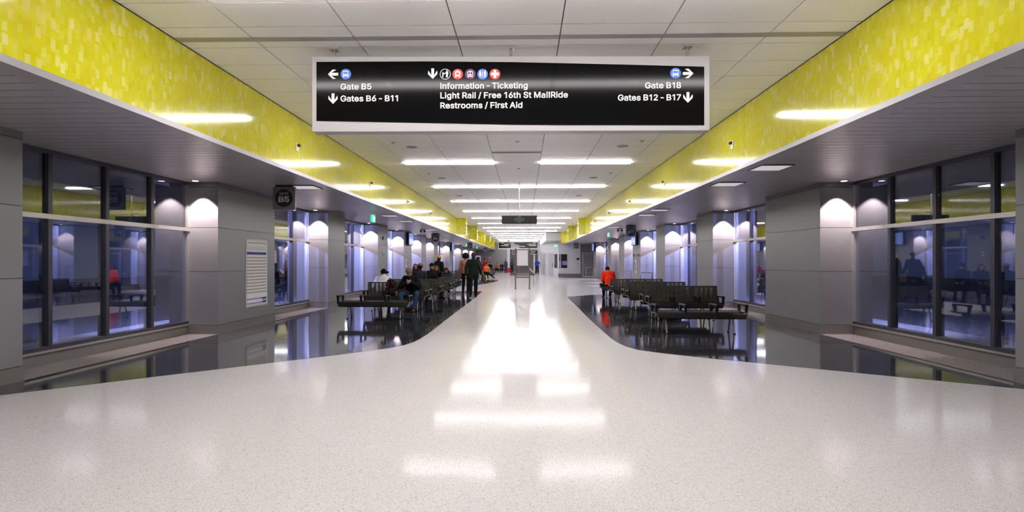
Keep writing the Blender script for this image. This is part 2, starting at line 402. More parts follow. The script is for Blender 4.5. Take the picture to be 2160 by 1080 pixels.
LETTERS = {
    '-': [300,[[[188,244,262,244,262,226],[262,207,262,188,188,188],[113,188,39,188,39,207],[39,226,39,244,113,244]]]],
    '/': [249,[[[216,533,235,533,180,330],[126,127,71,-76,52,-76],[33,-76,14,-76,69,127],[124,330,178,533,197,533]]]],
    '1': [370,[[[240,509,266,509,266,339],[266,170,266,0,245,0],[224,0,202,0,202,149],[202,299,202,448,201,448],[200,448,199,448,158,418],[117,388,76,358,76,381],[76,404,76,427,113,454],[151,481,188,509,214,509]]]],
    '2': [428,[[[172,0,64,0,64,16],[64,32,64,47,121,108],[177,168,234,229,254,249],[270,267,282,282,295,298],[304,313,311,327,317,341],[320,356,320,371,320,390],[316,405,308,419,299,432],[288,442,273,449,259,456],[242,460,224,460,204,460],[187,456,172,447,158,439],[147,428,139,413,131,399],[127,382,127,362,107,362],[86,362,66,362,66,392],[72,419,86,442,100,465],[119,483,143,496,167,509],[194,516,225,516,255,516],[282,509,306,497,329,484],[348,467,361,445,374,424],[381,399,381,372,381,354],[378,335,371,318,364,300],[353,280,336,259,319,237],[296,211,267,180,229,140],[191,100,153,60,153,59],[153,58,153,57,231,57],[310,57,389,57,389,38],[389,19,389,0,281,0]]]],
    '5': [428,[[[254,-7,221,-7,191,-7],[164,-1,140,11,116,23],[97,39,83,60,69,81],[61,104,60,130,81,130],[101,130,122,130,124,115],[129,101,138,89,147,77],[159,67,173,60,188,53],[204,50,221,50,242,50],[260,55,276,64,292,74],[305,87,314,104,323,121],[328,141,328,162,328,184],[323,204,314,221,304,238],[291,252,275,262,258,272],[239,277,218,277,201,277],[184,274,167,268,151,263],[138,255,128,246,108,248],[88,250,67,253,77,338],[86,423,96,509,186,509],[276,509,366,509,366,490],[366,471,366,452,294,452],[222,452,151,452,145,402],[139,352,134,301,135,301],[135,301,136,301,147,311],[161,319,178,325,194,331],[211,334,229,334,253,334],[274,329,294,321,313,313],[331,301,345,285,359,270],[371,252,379,231,387,210],[391,188,391,163,391,130],[384,101,369,76,354,50],[334,30,309,15,283,1]]]],
    '6': [428,[[[258,-7,226,-7,195,-7],[167,0,142,15,118,29],[98,49,84,74,71,100],[64,129,64,162,64,186],[69,212,80,239,91,266],[110,300,137,340,176,396],[214,453,252,509,276,509],[299,509,322,509,265,426],[208,344,151,261,149,261],[147,261,145,261,150,271],[157,280,165,288,174,296],[184,302,196,307,207,312],[221,314,235,314,266,314],[293,308,316,295,339,282],[357,263,370,240,382,216],[389,189,389,157,389,125],[382,97,368,73,354,48],[334,28,310,14,286,0]],[[207,48,226,48,246,48],[264,53,279,63,294,72],[306,85,314,101,323,118],[327,136,327,157,327,178],[323,197,314,213,306,230],[294,242,279,251,264,261],[246,265,226,265,207,265],[189,261,174,252,159,243],[147,230,138,214,129,198],[125,179,125,158,125,137],[129,118,138,102,147,85],[159,72,174,63,189,53]]]],
    '7': [428,[[[120,0,97,0,172,149],[248,299,323,448,323,450],[323,451,323,452,236,452],[149,452,62,452,62,471],[62,490,62,509,172,509],[281,509,391,509,391,489],[391,469,391,449,315,299],[240,150,165,0,142,0]]]],
    '8': [428,[[[260,-7,226,-7,192,-7],[162,-1,136,11,109,24],[89,40,74,62,59,83],[52,108,52,135,52,157],[56,177,65,195,74,213],[86,229,101,241,116,253],[133,261,153,265,153,265],[153,266,153,267,128,273],[108,287,93,308,78,329],[70,353,70,380,70,406],[77,429,90,450,104,470],[122,486,146,498,169,510],[196,516,226,516,256,516],[283,510,306,498,329,486],[348,470,361,450,375,429],[382,406,382,380,382,353],[374,329,359,308,344,287],[325,273,300,267,300,266],[300,265,300,265,319,261],[336,253,351,241,366,229],[378,213,387,195,396,177],[401,157,401,135,401,108],[393,83,378,62,364,40],[343,24,317,11,291,-1]],[[204,49,226,49,249,49],[268,53,285,60,301,68],[314,78,323,91,332,105],[337,121,337,139,337,158],[332,174,322,189,313,203],[300,214,283,223,266,231],[247,235,226,235,205,235],[186,231,169,223,152,214],[139,203,130,189,120,174],[115,158,115,139,115,121],[120,105,129,91,138,78],[151,68,167,60,184,53]],[[208,290,226,290,244,290],[260,293,274,300,288,307],[299,318,307,330,315,343],[319,358,319,376,319,393],[315,407,308,420,300,433],[289,443,275,449,261,456],[245,460,226,460,208,460],[191,456,177,449,163,443],[152,433,145,420,137,407],[133,393,133,376,133,358],[137,343,145,330,152,318],[163,307,178,300,192,293]]]],
    'A': [480,[[[39,0,16,0,78,170],[140,339,201,509,226,509],[251,509,276,509,338,339],[401,170,463,0,440,0],[418,0,395,0,359,101],[323,202,287,302,281,321],[273,344,264,372,255,400],[245,435,232,478,236,478],[241,478,245,478,233,435],[222,399,213,371,204,343],[196,320,191,302,155,202],[120,101,85,0,62,0]],[[197,142,110,142,110,161],[110,180,110,199,197,199],[283,199,370,199,370,180],[370,161,370,142,283,142]]]],
    'B': [456,[[[122,0,60,0,60,170],[60,339,60,509,120,509],[181,509,241,509,276,509],[306,503,329,491,352,479],[369,462,381,442,392,422],[398,399,398,374,398,352],[394,334,387,320,379,306],[369,294,356,286,344,277],[330,271,315,267,315,265],[315,264,315,262,331,261],[347,255,363,245,379,235],[392,221,402,203,413,185],[418,163,418,136,418,111],[412,87,400,67,388,46],[370,30,344,18,319,6],[287,0,247,0,184,0]],[[125,115,125,57,165,57],[205,57,245,57,284,57],[313,65,330,80,347,95],[355,114,355,137,355,154],[351,170,342,184,334,198],[321,209,306,218,290,227],[271,231,248,231,207,231],[166,231,125,231,125,173]],[[125,341,125,285,162,285],[200,285,238,285,257,285],[273,289,288,296,303,303],[315,313,323,326,332,339],[336,355,336,372,336,395],[328,414,313,429,297,444],[273,452,240,452,202,452],[163,452,125,452,125,396]]]],
    'E': [419,[[[165,0,60,0,60,170],[60,339,60,509,164,509],[268,509,372,509,372,490],[372,471,372,452,290,452],[207,452,125,452,125,396],[125,341,125,286,202,286],[278,286,355,286,355,267],[355,248,355,229,278,229],[202,229,125,229,125,172],[125,114,125,57,208,57],[292,57,375,57,375,38],[375,19,375,0,270,0]]]],
    'F': [410,[[[82,0,60,0,60,170],[60,339,60,509,163,509],[266,509,369,509,369,490],[369,471,369,452,288,452],[206,452,125,452,125,394],[125,336,125,278,198,278],[272,278,346,278,346,259],[346,240,346,221,272,221],[198,221,125,221,125,147],[125,74,125,0,103,0]]]],
    'G': [520,[[[309,-7,269,-7,223,-7],[184,4,149,25,115,46],[88,77,69,116,50,155],[40,201,40,254,40,308],[50,354,69,393,88,432],[115,462,149,484,183,505],[221,516,265,516,292,516],[317,512,340,504,364,496],[385,484,403,469,422,454],[437,437,449,416,461,396],[470,373,474,349,452,349],[430,349,408,349,403,365],[396,380,387,393,379,406],[368,417,356,427,344,436],[330,444,315,448,300,453],[283,456,265,456,235,456],[208,448,183,432,159,417],[139,394,125,364,111,334],[103,297,103,254,103,211],[111,175,125,145,140,115],[159,92,184,76,209,61],[237,53,269,53,297,53],[323,59,345,71,367,83],[384,101,396,123,409,146],[415,172,415,202,421,201],[428,200,434,199,384,199],[333,199,283,199,283,218],[283,237,283,256,348,256],[413,256,478,256,478,237],[478,219,478,200,478,158],[469,122,451,91,433,60],[408,36,377,19,345,2]]]],
    'I': [185,[[[82,0,60,0,60,170],[60,339,60,509,82,509],[103,509,125,509,125,339],[125,170,125,0,103,0]]]],
    'L': [393,[[[160,0,60,0,60,170],[60,339,60,509,82,509],[103,509,125,509,125,358],[125,208,125,57,203,57],[282,57,361,57,361,38],[361,19,361,0,261,0]]]],
    'M': [628,[[[81,0,60,0,60,170],[60,339,60,509,91,509],[121,509,152,509,206,367],[260,226,314,84,368,226],[422,367,476,509,507,509],[537,509,568,509,568,339],[568,170,568,0,547,0],[525,0,504,0,504,143],[504,287,504,430,450,287],[396,143,342,0,323,0],[305,0,286,0,231,143],[177,287,122,430,122,287],[122,143,122,0,101,0]]]],
    'R': [449,[[[82,0,60,0,60,170],[60,339,60,509,119,509],[177,509,236,509,275,509],[307,502,333,489,359,475],[378,457,390,433,403,410],[409,382,409,352,409,321],[403,295,390,271,378,248],[359,230,333,217,307,204],[275,198,236,198,189,198],[143,198,96,198,96,217],[96,236,96,255,142,255],[188,255,234,255,260,255],[281,259,298,267,314,275],[326,286,334,300,341,315],[345,332,345,352,345,372],[341,390,334,405,326,420],[314,431,298,440,281,448],[259,452,233,452,197,452],[161,452,125,452,125,301],[125,151,125,0,103,0]],[[378,0,353,0,312,76],[271,153,230,229,254,229],[279,229,303,229,344,153],[386,76,428,0,403,0]]]],
    'S': [447,[[[263,-9,224,-9,187,-9],[155,-3,128,9,100,21],[79,38,64,60,49,82],[40,107,38,137,60,137],[82,137,104,137,106,117],[112,101,123,88,134,75],[149,65,166,59,184,52],[203,49,224,49,247,49],[268,53,286,60,304,68],[319,78,329,92,340,105],[346,121,346,139,346,155],[341,169,332,179,323,189],[311,198,296,205,281,211],[264,217,245,222,224,228],[204,234,184,239,142,251],[109,268,86,289,63,311],[52,339,52,372,52,401],[60,426,75,448,90,469],[111,486,138,498,164,510],[194,516,227,516,261,516],[290,510,316,498,342,486],[362,469,377,449,392,428],[400,404,401,378,380,378],[358,378,337,378,335,403],[323,423,302,437,281,451],[256,459,225,459,203,459],[184,455,167,448,151,441],[138,431,129,418,120,406],[115,391,115,376,115,358],[120,344,131,334,142,323],[154,314,169,308,184,302],[199,297,212,293,230,289],[247,284,264,279,279,275],[295,270,312,264,328,257],[344,248,359,238,373,227],[385,214,395,198,404,181],[408,162,408,139,408,111],[401,86,386,64,372,41],[351,24,323,11,296,-2]]]],
    'T': [449,[[[85,452,32,452,32,471],[32,490,32,509,160,509],[288,509,417,509,417,490],[417,471,417,452,363,452],[310,452,257,452,257,301],[257,151,257,0,235,0],[214,0,193,0,193,151],[193,301,193,452,139,452]]]],
    'X': [474,[[[43,0,18,0,84,95],[151,190,217,284,217,268],[217,252,217,236,155,327],[92,418,29,509,54,509],[79,509,104,509,129,473],[153,437,178,400,188,385],[197,372,204,361,211,350],[217,340,223,329,229,318],[236,306,243,292,240,292],[236,292,232,292,239,306],[246,318,252,329,258,339],[264,350,272,361,279,372],[288,385,298,400,323,437],[348,473,374,509,398,509],[422,509,446,509,384,419],[321,329,259,239,259,255],[259,271,259,287,324,191],[390,96,456,0,431,0],[406,0,382,0,352,43],[322,86,292,129,283,143],[275,155,268,165,262,175],[256,185,250,195,244,206],[238,217,230,231,235,231],[240,231,244,231,238,218],[231,207,225,196,219,186],[213,176,206,166,199,155],[191,143,182,129,152,86],[122,43,91,0,67,0]]]],
    'a': [389,[[[182,-9,160,-9,136,-9],[114,-4,94,5,75,14],[59,27,48,45,36,62],[30,83,30,108,30,130],[35,147,43,161,52,175],[63,185,78,193,92,201],[108,207,125,211,143,215],[160,218,178,220,201,223],[219,225,234,227,248,228],[258,231,265,235,272,239],[276,245,276,255,276,255],[276,256,276,257,276,272],[273,286,267,297,261,308],[252,316,240,322,228,328],[213,331,196,331,178,331],[162,328,149,322,136,317],[126,309,118,301,110,292],[104,283,100,274,80,280],[61,285,41,291,50,314],[62,332,79,346,95,360],[113,369,133,375,153,381],[173,384,194,384,208,384],[223,383,239,379,255,376],[271,370,286,360,301,351],[313,338,322,320,332,303],[337,280,337,251,337,168],[337,84,337,0,317,0],[297,0,277,0,277,17],[277,35,277,52,275,52],[274,52,272,52,268,43],[261,34,252,25,243,15],[230,7,215,1,200,-5]],[[155,45,170,45,193,45],[212,50,228,59,243,68],[255,79,263,93,271,107],[276,122,276,138,276,155],[276,173,276,190,273,187],[268,184,259,182,251,180],[242,178,231,176,221,174],[210,172,200,171,190,170],[182,169,175,168,161,166],[147,163,134,159,121,154],[111,148,103,139,96,131],[92,119,92,105,92,92],[95,81,102,72,109,63],[118,57,130,52,142,48]]]],
    'c': [396,[[[226,-8,207,-8,173,-8],[143,0,117,16,91,33],[71,56,56,85,41,114],[34,149,34,187,34,227],[41,262,56,291,71,321],[91,343,117,360,143,376],[173,384,207,384,226,384],[243,382,260,377,276,372],[292,365,305,356,319,347],[330,335,340,322,350,309],[357,294,362,277,342,272],[322,267,303,262,300,272],[296,281,290,289,285,297],[278,305,270,311,262,317],[253,322,242,325,232,328],[220,330,207,330,182,330],[161,323,145,310,129,297],[116,280,108,258,100,237],[96,213,96,187,96,162],[100,139,108,117,116,96],[129,79,145,66,161,53],[182,46,207,46,220,46],[232,48,243,52,253,55],[263,60,271,66,279,72],[286,80,292,89,297,97],[301,107,304,117,324,112],[343,107,363,102,358,85],[351,70,341,56,332,43],[320,31,306,21,293,12],[277,4,261,-1,244,-6]]]],
    'd': [424,[[[219,-8,195,-8,164,-8],[136,0,111,16,87,32],[68,55,55,84,41,114],[34,149,34,189,34,229],[41,263,55,293,69,322],[88,345,112,361,136,376],[164,384,196,384,219,384],[238,381,253,373,268,365],[279,356,287,346,296,336],[302,327,306,319,308,319],[309,319,311,319,311,382],[311,446,311,509,331,509],[351,509,372,509,372,339],[372,170,372,0,352,0],[332,0,313,0,313,20],[313,39,313,59,311,59],[309,59,307,59,302,51],[295,42,287,31,278,21],[267,12,252,4,238,-4]],[[181,47,205,47,227,47],[247,53,263,65,279,77],[291,94,299,115,308,136],[312,161,312,189,312,217],[308,242,300,263,292,284],[279,300,263,312,247,324],[228,330,205,330,181,330],[161,324,145,311,129,299],[116,282,108,261,100,240],[96,216,96,189,96,162],[100,138,109,117,117,95],[129,78,145,66,161,53]]]],
    'e': [404,[[[238,-8,212,-8,175,-8],[143,0,117,16,90,33],[70,56,56,85,41,114],[34,148,34,187,34,226],[41,260,55,290,69,319],[89,343,115,359,141,376],[171,384,205,384,226,384],[246,381,266,374,285,367],[303,356,319,341,335,326],[348,306,357,282,366,258],[371,228,371,194,371,186],[371,178,371,169,272,169],[174,169,75,169,75,187],[75,204,75,221,163,221],[250,221,338,221,329,215],[319,208,310,202,310,227],[306,249,298,269,290,288],[278,303,263,314,247,325],[228,330,205,330,182,330],[163,325,146,313,130,302],[118,288,109,270,100,251],[96,232,96,211,96,200],[96,189,96,178,96,150],[101,126,110,106,120,87],[134,72,151,61,168,51],[189,46,212,46,228,46],[241,48,254,53,266,57],[277,64,285,73,294,82],[301,93,306,105,325,101],[345,96,365,91,359,71],[349,54,335,39,321,24],[303,13,283,4,262,-4]]]],
    'f': [254,[[[154,379,228,379,228,362],[228,344,228,327,154,327],[80,327,6,327,6,344],[6,362,6,379,80,379]],[[101,0,81,0,81,144],[81,288,81,432,81,453],[86,471,96,486,106,500],[119,511,135,519,152,526],[169,530,187,530,201,530],[213,529,222,527,232,525],[238,523,243,521,238,503],[233,486,227,468,224,470],[220,471,215,472,210,473],[203,474,195,474,176,474],[163,469,154,460,146,451],[142,437,142,419,142,279],[142,140,142,0,121,0]]]],
    'g': [425,[[[238,-151,207,-151,179,-151],[155,-147,134,-140,113,-132],[96,-123,82,-110,69,-98],[58,-84,51,-69,67,-60],[84,-50,101,-41,107,-49],[113,-57,122,-66,130,-75],[141,-82,154,-88,168,-94],[186,-97,207,-97,238,-97],[263,-90,282,-75,302,-60],[311,-37,311,-6,311,19],[311,44,311,68,310,68],[308,68,306,68,301,60],[295,51,287,41,278,32],[267,23,252,16,238,8],[219,5,195,5,164,5],[137,12,113,27,88,41],[69,62,55,90,41,118],[34,152,34,191,34,230],[41,264,55,293,69,322],[88,345,112,361,137,376],[165,384,196,384,220,384],[239,381,253,373,268,365],[280,356,288,346,297,336],[303,327,308,319,309,319],[311,319,313,319,313,339],[313,359,313,379,333,379],[353,379,372,379,372,250],[372,121,372,-9,372,-42],[365,-69,350,-90,335,-111],[316,-126,291,-136,266,-146]],[[181,59,205,59,228,59],[248,64,264,75,280,86],[292,101,300,121,308,141],[312,165,312,193,312,220],[308,243,300,264,292,284],[280,301,264,312,248,324],[228,330,205,330,181,330],[161,324,145,312,129,299],[117,283,109,262,100,242],[96,219,96,193,96,166],[100,143,109,123,117,103],[129,87,145,76,162,65]]]],
    'h': [410,[[[114,249,114,227,114,151],[114,76,114,0,93,0],[73,0,53,0,53,170],[53,339,53,509,73,509],[93,509,114,509,114,435],[114,361,114,287,110,287],[106,287,102,287,114,322],[131,347,152,362,174,377],[199,384,227,384,253,384],[276,379,295,369,315,358],[330,342,341,321,352,299],[357,273,357,240,357,160],[357,80,357,0,337,0],[316,0,296,0,296,78],[296,157,296,235,296,265],[288,288,273,304,258,321],[237,329,210,329,192,329],[175,325,161,317,146,309],[135,298,126,283,118,267]]]],
    'i': [167,[[[73,0,53,0,53,126],[53,253,53,379,73,379],[93,379,114,379,114,253],[114,126,114,0,93,0]],[[95,443,84,443,72,443],[62,447,54,455,45,462],[41,472,41,483,41,494],[45,504,54,512,62,520],[72,524,84,524,95,524],[106,520,114,512,122,504],[126,494,126,483,126,472],[122,462,114,455,106,447]]]],
    'k': [381,[[[132,158,110,137,110,162],[110,187,110,212,113,212],[117,212,121,212,175,268],[230,323,284,379,310,379],[335,379,360,379,301,319],[243,259,184,199,182,199],[179,199,177,199,155,178]],[[73,0,53,0,53,170],[53,339,53,509,73,509],[93,509,114,509,114,339],[114,170,114,0,93,0]],[[320,0,294,0,245,62],[197,124,148,186,162,200],[177,214,191,229,252,152],[312,76,372,0,346,0]]]],
    'l': [172,[[[75,0,55,0,55,170],[55,339,55,509,75,509],[96,509,116,509,116,339],[116,170,116,0,96,0]]]],
    'm': [610,[[[73,0,53,0,53,126],[53,253,53,379,72,379],[92,379,112,379,112,351],[112,323,112,295,111,295],[109,295,108,295,113,316],[121,332,132,346,144,359],[157,369,172,376,187,383],[203,386,219,386,247,386],[270,378,287,361,305,344],[316,322,321,295,318,295],[315,295,312,295,317,313],[325,329,337,343,349,357],[364,367,381,375,398,382],[416,386,437,386,459,386],[479,381,497,372,515,362],[530,348,541,328,551,309],[557,285,557,255,557,170],[557,85,557,0,536,0],[516,0,496,0,496,85],[496,169,496,254,496,281],[488,301,473,313,457,325],[439,330,419,330,402,330],[387,327,374,320,362,313],[352,303,345,290,339,278],[335,263,335,247,335,165],[335,82,335,0,315,0],[295,0,274,0,274,87],[274,173,274,260,274,281],[267,298,253,311,239,324],[221,330,199,330,185,330],[171,327,158,320,144,313],[134,303,126,289,118,276],[114,258,114,238,114,159],[114,79,114,0,93,0]]]],
    'n': [410,[[[114,249,114,227,114,151],[114,76,114,0,93,0],[73,0,53,0,53,126],[53,253,53,379,72,379],[92,379,112,379,112,349],[112,318,112,287,109,287],[106,287,102,287,114,322],[131,347,152,362,174,377],[199,384,227,384,253,384],[276,379,295,369,314,358],[330,342,341,321,352,299],[357,273,357,240,357,160],[357,80,357,0,337,0],[316,0,296,0,296,78],[296,157,296,235,296,265],[288,288,273,304,258,321],[237,329,210,329,192,329],[175,325,161,317,146,309],[135,298,126,283,118,267]]]],
    'o': [415,[[[242,-8,207,-8,173,-8],[143,0,117,16,91,33],[71,56,56,85,41,114],[34,149,34,187,34,227],[41,262,56,291,71,321],[91,343,117,360,143,376],[173,384,207,384,242,384],[273,376,299,360,325,343],[345,321,359,291,374,262],[381,227,381,187,381,149],[374,114,359,85,345,56],[325,33,299,16,273,0]],[[182,46,207,46,233,46],[254,53,270,66,287,79],[299,96,307,117,315,139],[319,162,319,187,319,213],[315,236,307,258,299,280],[287,297,270,310,254,323],[233,330,207,330,182,330],[161,323,145,310,129,297],[116,280,108,258,100,237],[96,213,96,187,96,162],[100,139,108,117,116,96],[129,79,145,66,161,53]]]],
    'r': [259,[[[73,0,53,0,53,126],[53,253,53,379,72,379],[92,379,112,379,112,360],[112,340,112,321,113,321],[114,321,115,321,122,340],[135,355,152,367,170,379],[190,385,213,385,218,385],[223,385,229,384,235,384],[240,384,243,384,243,363],[243,343,243,322,242,323],[237,323,230,324,223,325],[215,326,207,326,189,326],[173,322,159,315,145,307],[134,297,126,284,118,270],[114,255,114,237,114,158],[114,79,114,0,93,0]]]],
    's': [365,[[[211,-8,182,-8,156,-8],[133,-4,112,3,92,11],[75,23,62,38,49,53],[40,72,36,94,55,98],[74,102,94,107,99,86],[109,70,124,60,139,50],[158,45,181,45,208,45],[229,51,244,62,260,74],[268,87,268,103,268,116],[263,127,254,136,245,144],[231,151,212,155,191,160],[170,165,149,170,115,178],[89,191,72,208,55,225],[47,247,47,274,47,296],[53,315,65,332,77,348],[94,361,115,370,136,380],[160,384,187,384,213,384],[235,380,254,372,272,365],[287,353,299,339,310,325],[319,309,324,290,305,286],[287,281,268,277,263,292],[255,304,243,316,230,327],[212,333,187,333,165,333],[146,327,131,317,116,306],[109,293,109,277,109,263],[114,252,124,243,134,235],[150,228,172,223,191,218],[210,214,229,209,264,201],[290,188,306,171,323,154],[331,133,331,107,331,84],[325,64,312,47,300,30],[282,16,260,6,237,-3]]]],
    't': [227,[[[138,379,204,379,204,362],[204,344,204,327,138,327],[72,327,6,327,6,344],[6,362,6,379,72,379]],[[65,345,65,471,85,471],[106,471,126,471,126,347],[126,222,126,98,126,81],[129,69,136,61,143,54],[154,50,170,50,174,50],[179,50,185,51,191,52],[197,53,202,54,206,36],[209,19,213,2,207,0],[200,-2,192,-3,184,-4],[176,-4,168,-4,136,-4],[110,4,92,21,74,38],[65,62,65,93,65,219]]]],
}

def lettering(name, text, m, parent, x0, z0, cap_h, width=None, y=0.0, align='left', bold=0.019, depth=0.004):
    """One line of text, a plain heavy grotesque drawn from the outlines above, lying in the plane y and reading towards -Y."""
    layers = []                                    # outlines of one letter that overlap go to separate layers
    pen = 0.0
    for ch in text:
        if ch == ' ':
            pen += 0.17
            continue
        wd, spl = LETTERS[ch]
        turn = lambda q_: sum(a_[2] * b_[3] - b_[2] * a_[3] for a_, b_ in zip(q_, q_[1:] + q_[:1])) > 0
        n = -1
        for pts in spl:
            if turn(pts) == turn(spl[0]):
                n += 1
            while len(layers) <= n:
                layers.append([])
            layers[n].append((pen, pts))
        pen += wd / 1000 + 0.012
    bm = B()
    for lay in layers:
        cu = bpy.data.curves.new(name, 'CURVE')
        cu.dimensions = '2D'
        cu.fill_mode = 'BOTH'
        cu.bevel_depth = bold
        cu.bevel_resolution = 1
        cu.extrude = 0.01
        cu.resolution_u = 4
        for px, pts in lay:
            sp = cu.splines.new('BEZIER')
            sp.bezier_points.add(len(pts) - 1)
            sp.use_cyclic_u = True
            for bp, q_ in zip(sp.bezier_points, pts):
                bp.handle_left_type = bp.handle_right_type = 'FREE'
                bp.handle_left = (px + q_[0] / 1000, q_[1] / 1000, 0)
                bp.co = (px + q_[2] / 1000, q_[3] / 1000, 0)
                bp.handle_right = (px + q_[4] / 1000, q_[5] / 1000, 0)
        t = bpy.data.objects.new(name, cu)
        COL.objects.link(t)
        bpy.context.view_layer.update()
        part = bpy.data.meshes.new_from_object(t.evaluated_get(bpy.context.evaluated_depsgraph_get()))
        bpy.data.objects.remove(t)
        bpy.data.curves.remove(cu)
        bm.from_mesh(part)
        bpy.data.meshes.remove(part)
    me = bpy.data.meshes.new(name)
    bm.to_mesh(me)
    bm.free()
    xs = [v.co.x for v in me.vertices]
    k = cap_h / 0.545
    kx = width / (max(xs) - min(xs)) if width else k
    lo = min(xs)
    wd = (max(xs) - lo) * kx
    ox = {'left': x0, 'right': x0 - wd, 'mid': x0 - wd / 2}[align]
    for v in me.vertices:
        v.co = Vector((ox + (v.co.x - lo) * kx, y - v.co.z * k, z0 + v.co.y * k))
    return link(name, me, m, parent)

ORD = ['first', 'second', 'third', 'fourth', 'fifth', 'sixth', 'seventh', 'eighth', 'ninth', 'tenth',
       'eleventh', 'twelfth', 'thirteenth', 'fourteenth', 'fifteenth', 'sixteenth']

# ================================================================== THE SETTING
# ---- floor
bm = B()
box(bm, -9.0, 9.0, Y0, Y1 + 6, -0.2, 0.0)
struct('floor', bm, 'floor', label='pale speckled terrazzo floor of the concourse')

def arc_outline(xe, ys, sgn):
    """Inner edge of a dark terrazzo field: straight along the hall, then bending out to the wall."""
    return [(sgn * x if sgn else x, y) for x, y in ys]

def inlay(pts, name, m, label, h=0.003):
    b = B()
    prism(b, pts, 'z', 0.0, h)
    struct(name, b, m, label=label)

inlay([(WL, 26.8), (-2.06, 26.8), (-1.985, 21.5), (-1.975, 14.5), (-1.96, 11.4), (-1.965, 10.9), (-1.985, 10.3), (-2.03, 9.9), (-2.12, 9.55), (-2.3, 9.24), (-2.6, 8.9),
       (-3.0, 8.5), (-3.83, 7.72), (-4.9, 6.72), (WL, 5.5)], 'floor_inlay_left', 'floor_dark', 'charcoal terrazzo floor field under the left benches')
inlay([(WR, 25.5), (3.05, 24.1), (1.776, 22.7), (1.70, 17.0), (1.665, 14.3), (1.655, 11.6), (1.66, 10.6), (1.69, 10.0), (1.76, 9.5), (1.90, 9.12), (2.24, 8.8), (2.86, 8.34),
       (3.54, 7.9), (4.6, 7.2), (WR, 6.3)], 'floor_inlay_right', 'floor_dark', 'charcoal terrazzo floor field under the right benches')
inlay([(WL, 43.0), (-2.0, 43.0), (-2.0, 40.0), (-3.0, 32.7), (WL, 32.7)], 'floor_inlay_far_left', 'floor_dark', 'charcoal terrazzo floor field further along the left')
inlay([(WR, 51.5), (3.2, 51.5), (3.2, 49.5), (WR, 47.5)], 'floor_inlay_far_right', 'floor_dark', 'charcoal terrazzo strip before the far door')
for sd, g, wx in (('left', GL, WL), ('right', GR, WR)):
    b = B()
    box(b, min(g, wx), max(g, wx), 4.2, 60 if sd == 'left' else 50, 0.0, 0.0035)
    struct('floor_border_' + sd, b, 'floor_strip', label='pinkish grey terrazzo border along the windows on the ' + sd)

# ---- main ceiling: 1.22 m wide metal panels, seams left open to a dark void
bm = B()
X_LINES = [FL - 0.0, -3.24, -2.02, -0.80, 0.42, 1.64, 2.86, FR]
q = PITCH / 8
first = 14.68 - 5 * PITCH
N_STRIP = 19
strip_y = [first + i * PITCH for i in range(N_STRIP)]
strip_y = [s for s in strip_y if s < Y1]
g = 0.007
WID = 0.10
k = 0
y = first - q / 2
while y < Y1 + 2:
    near = [s for s in strip_y if abs(s - (y + q / 2)) < q * 0.51]
    for x0, x1 in zip(X_LINES, X_LINES[1:]):
        lit = near and -3.3 < x0 and x1 < 2.9 and not (abs(near[0] - 14.68) < 0.1 and x0 == -0.80)
        if lit:
            c = near[0]
            box(bm, x0 + g, x1 - g, y + g, c - WID, CEIL, CEIL + 0.02)
            box(bm, x0 + g, x1 - g, c + WID, y + q - g, CEIL, CEIL + 0.02)
        else:
            box(bm, x0 + g, x1 - g, y + g, y + q - g, CEIL, CEIL + 0.02)
    y += q
ceil = struct('ceiling', bm, 'ceiling', label='white metal panel ceiling over the concourse')
bm = B()
box(bm, FL - 0.3, FR + 0.3, Y0, Y1 + 4, CEIL + 0.022, CEIL + 0.2)
obj('ceiling_void', bm, 'seam', ceil)

b = B()
for x0, x1 in zip(X_LINES, X_LINES[1:]):
    box(b, x0 + g, x1 - g, 6.40, 6.52, CEIL - 0.006, CEIL)
struct('trim_7', b, 'trim_white', label='grey reveal strip across the ceiling just before the hanging sign')
# ---- ceiling light strips
def strip(y, segs, label, group=None):
    t = thing('ceiling_light', label, 'light', (0, y, CEIL), group=group)
    for a, b_ in segs:
        b = B()
        box(b, a + 0.012, b_ - 0.012, -WID + 0.006, WID - 0.006, -0.032, 0.012)
        obj('diffuser', b, 'strip', t)
    for a, b_ in segs:
        b = B()
        box(b, a, b_, -WID, -WID + 0.006, -0.002, 0.02)
        box(b, a, b_, WID - 0.006, WID, -0.002, 0.02)
        obj('frame', b, 'trim_white', t)
    return t
full = [(-3.24, -2.02), (-2.02, -0.80), (-0.80, 0.42), (0.42, 1.64), (1.64, 2.86)]
proto_strip = None
vis = 0
for s in strip_y:
    if s < 13:
        if s < 1.5:
            lab, grp = 'long ceiling light strip behind the viewpoint', 'ceiling light strips behind the viewpoint'
        elif s < 7:
            lab, grp = 'long ceiling light strip just before the large hanging sign', None
        else:
            lab, grp = 'long ceiling light strip hidden behind the large hanging sign', None
    elif abs(s - 14.68) < 0.1:
        strip(s, full[:2] + full[3:], 'ceiling light strip with an unlit gap in its middle, nearest below the hanging sign')
        continue
    else:
        vis += 1
        if vis <= 9:
            lab, grp = ORD[vis - 1] + ' unbroken ceiling light strip beyond the one with the gap', None
        else:
            lab, grp = 'thin bright strip far down the white ceiling, merging with its neighbours', 'farthest ceiling light strips'
    if proto_strip is None:
        proto_strip = strip(s, full, lab, grp)
    else:
        d = dup(proto_strip, (0, s, CEIL), lab)
        if grp:
            d['group'] = grp
        elif 'group' in d.keys():
            del d['group']

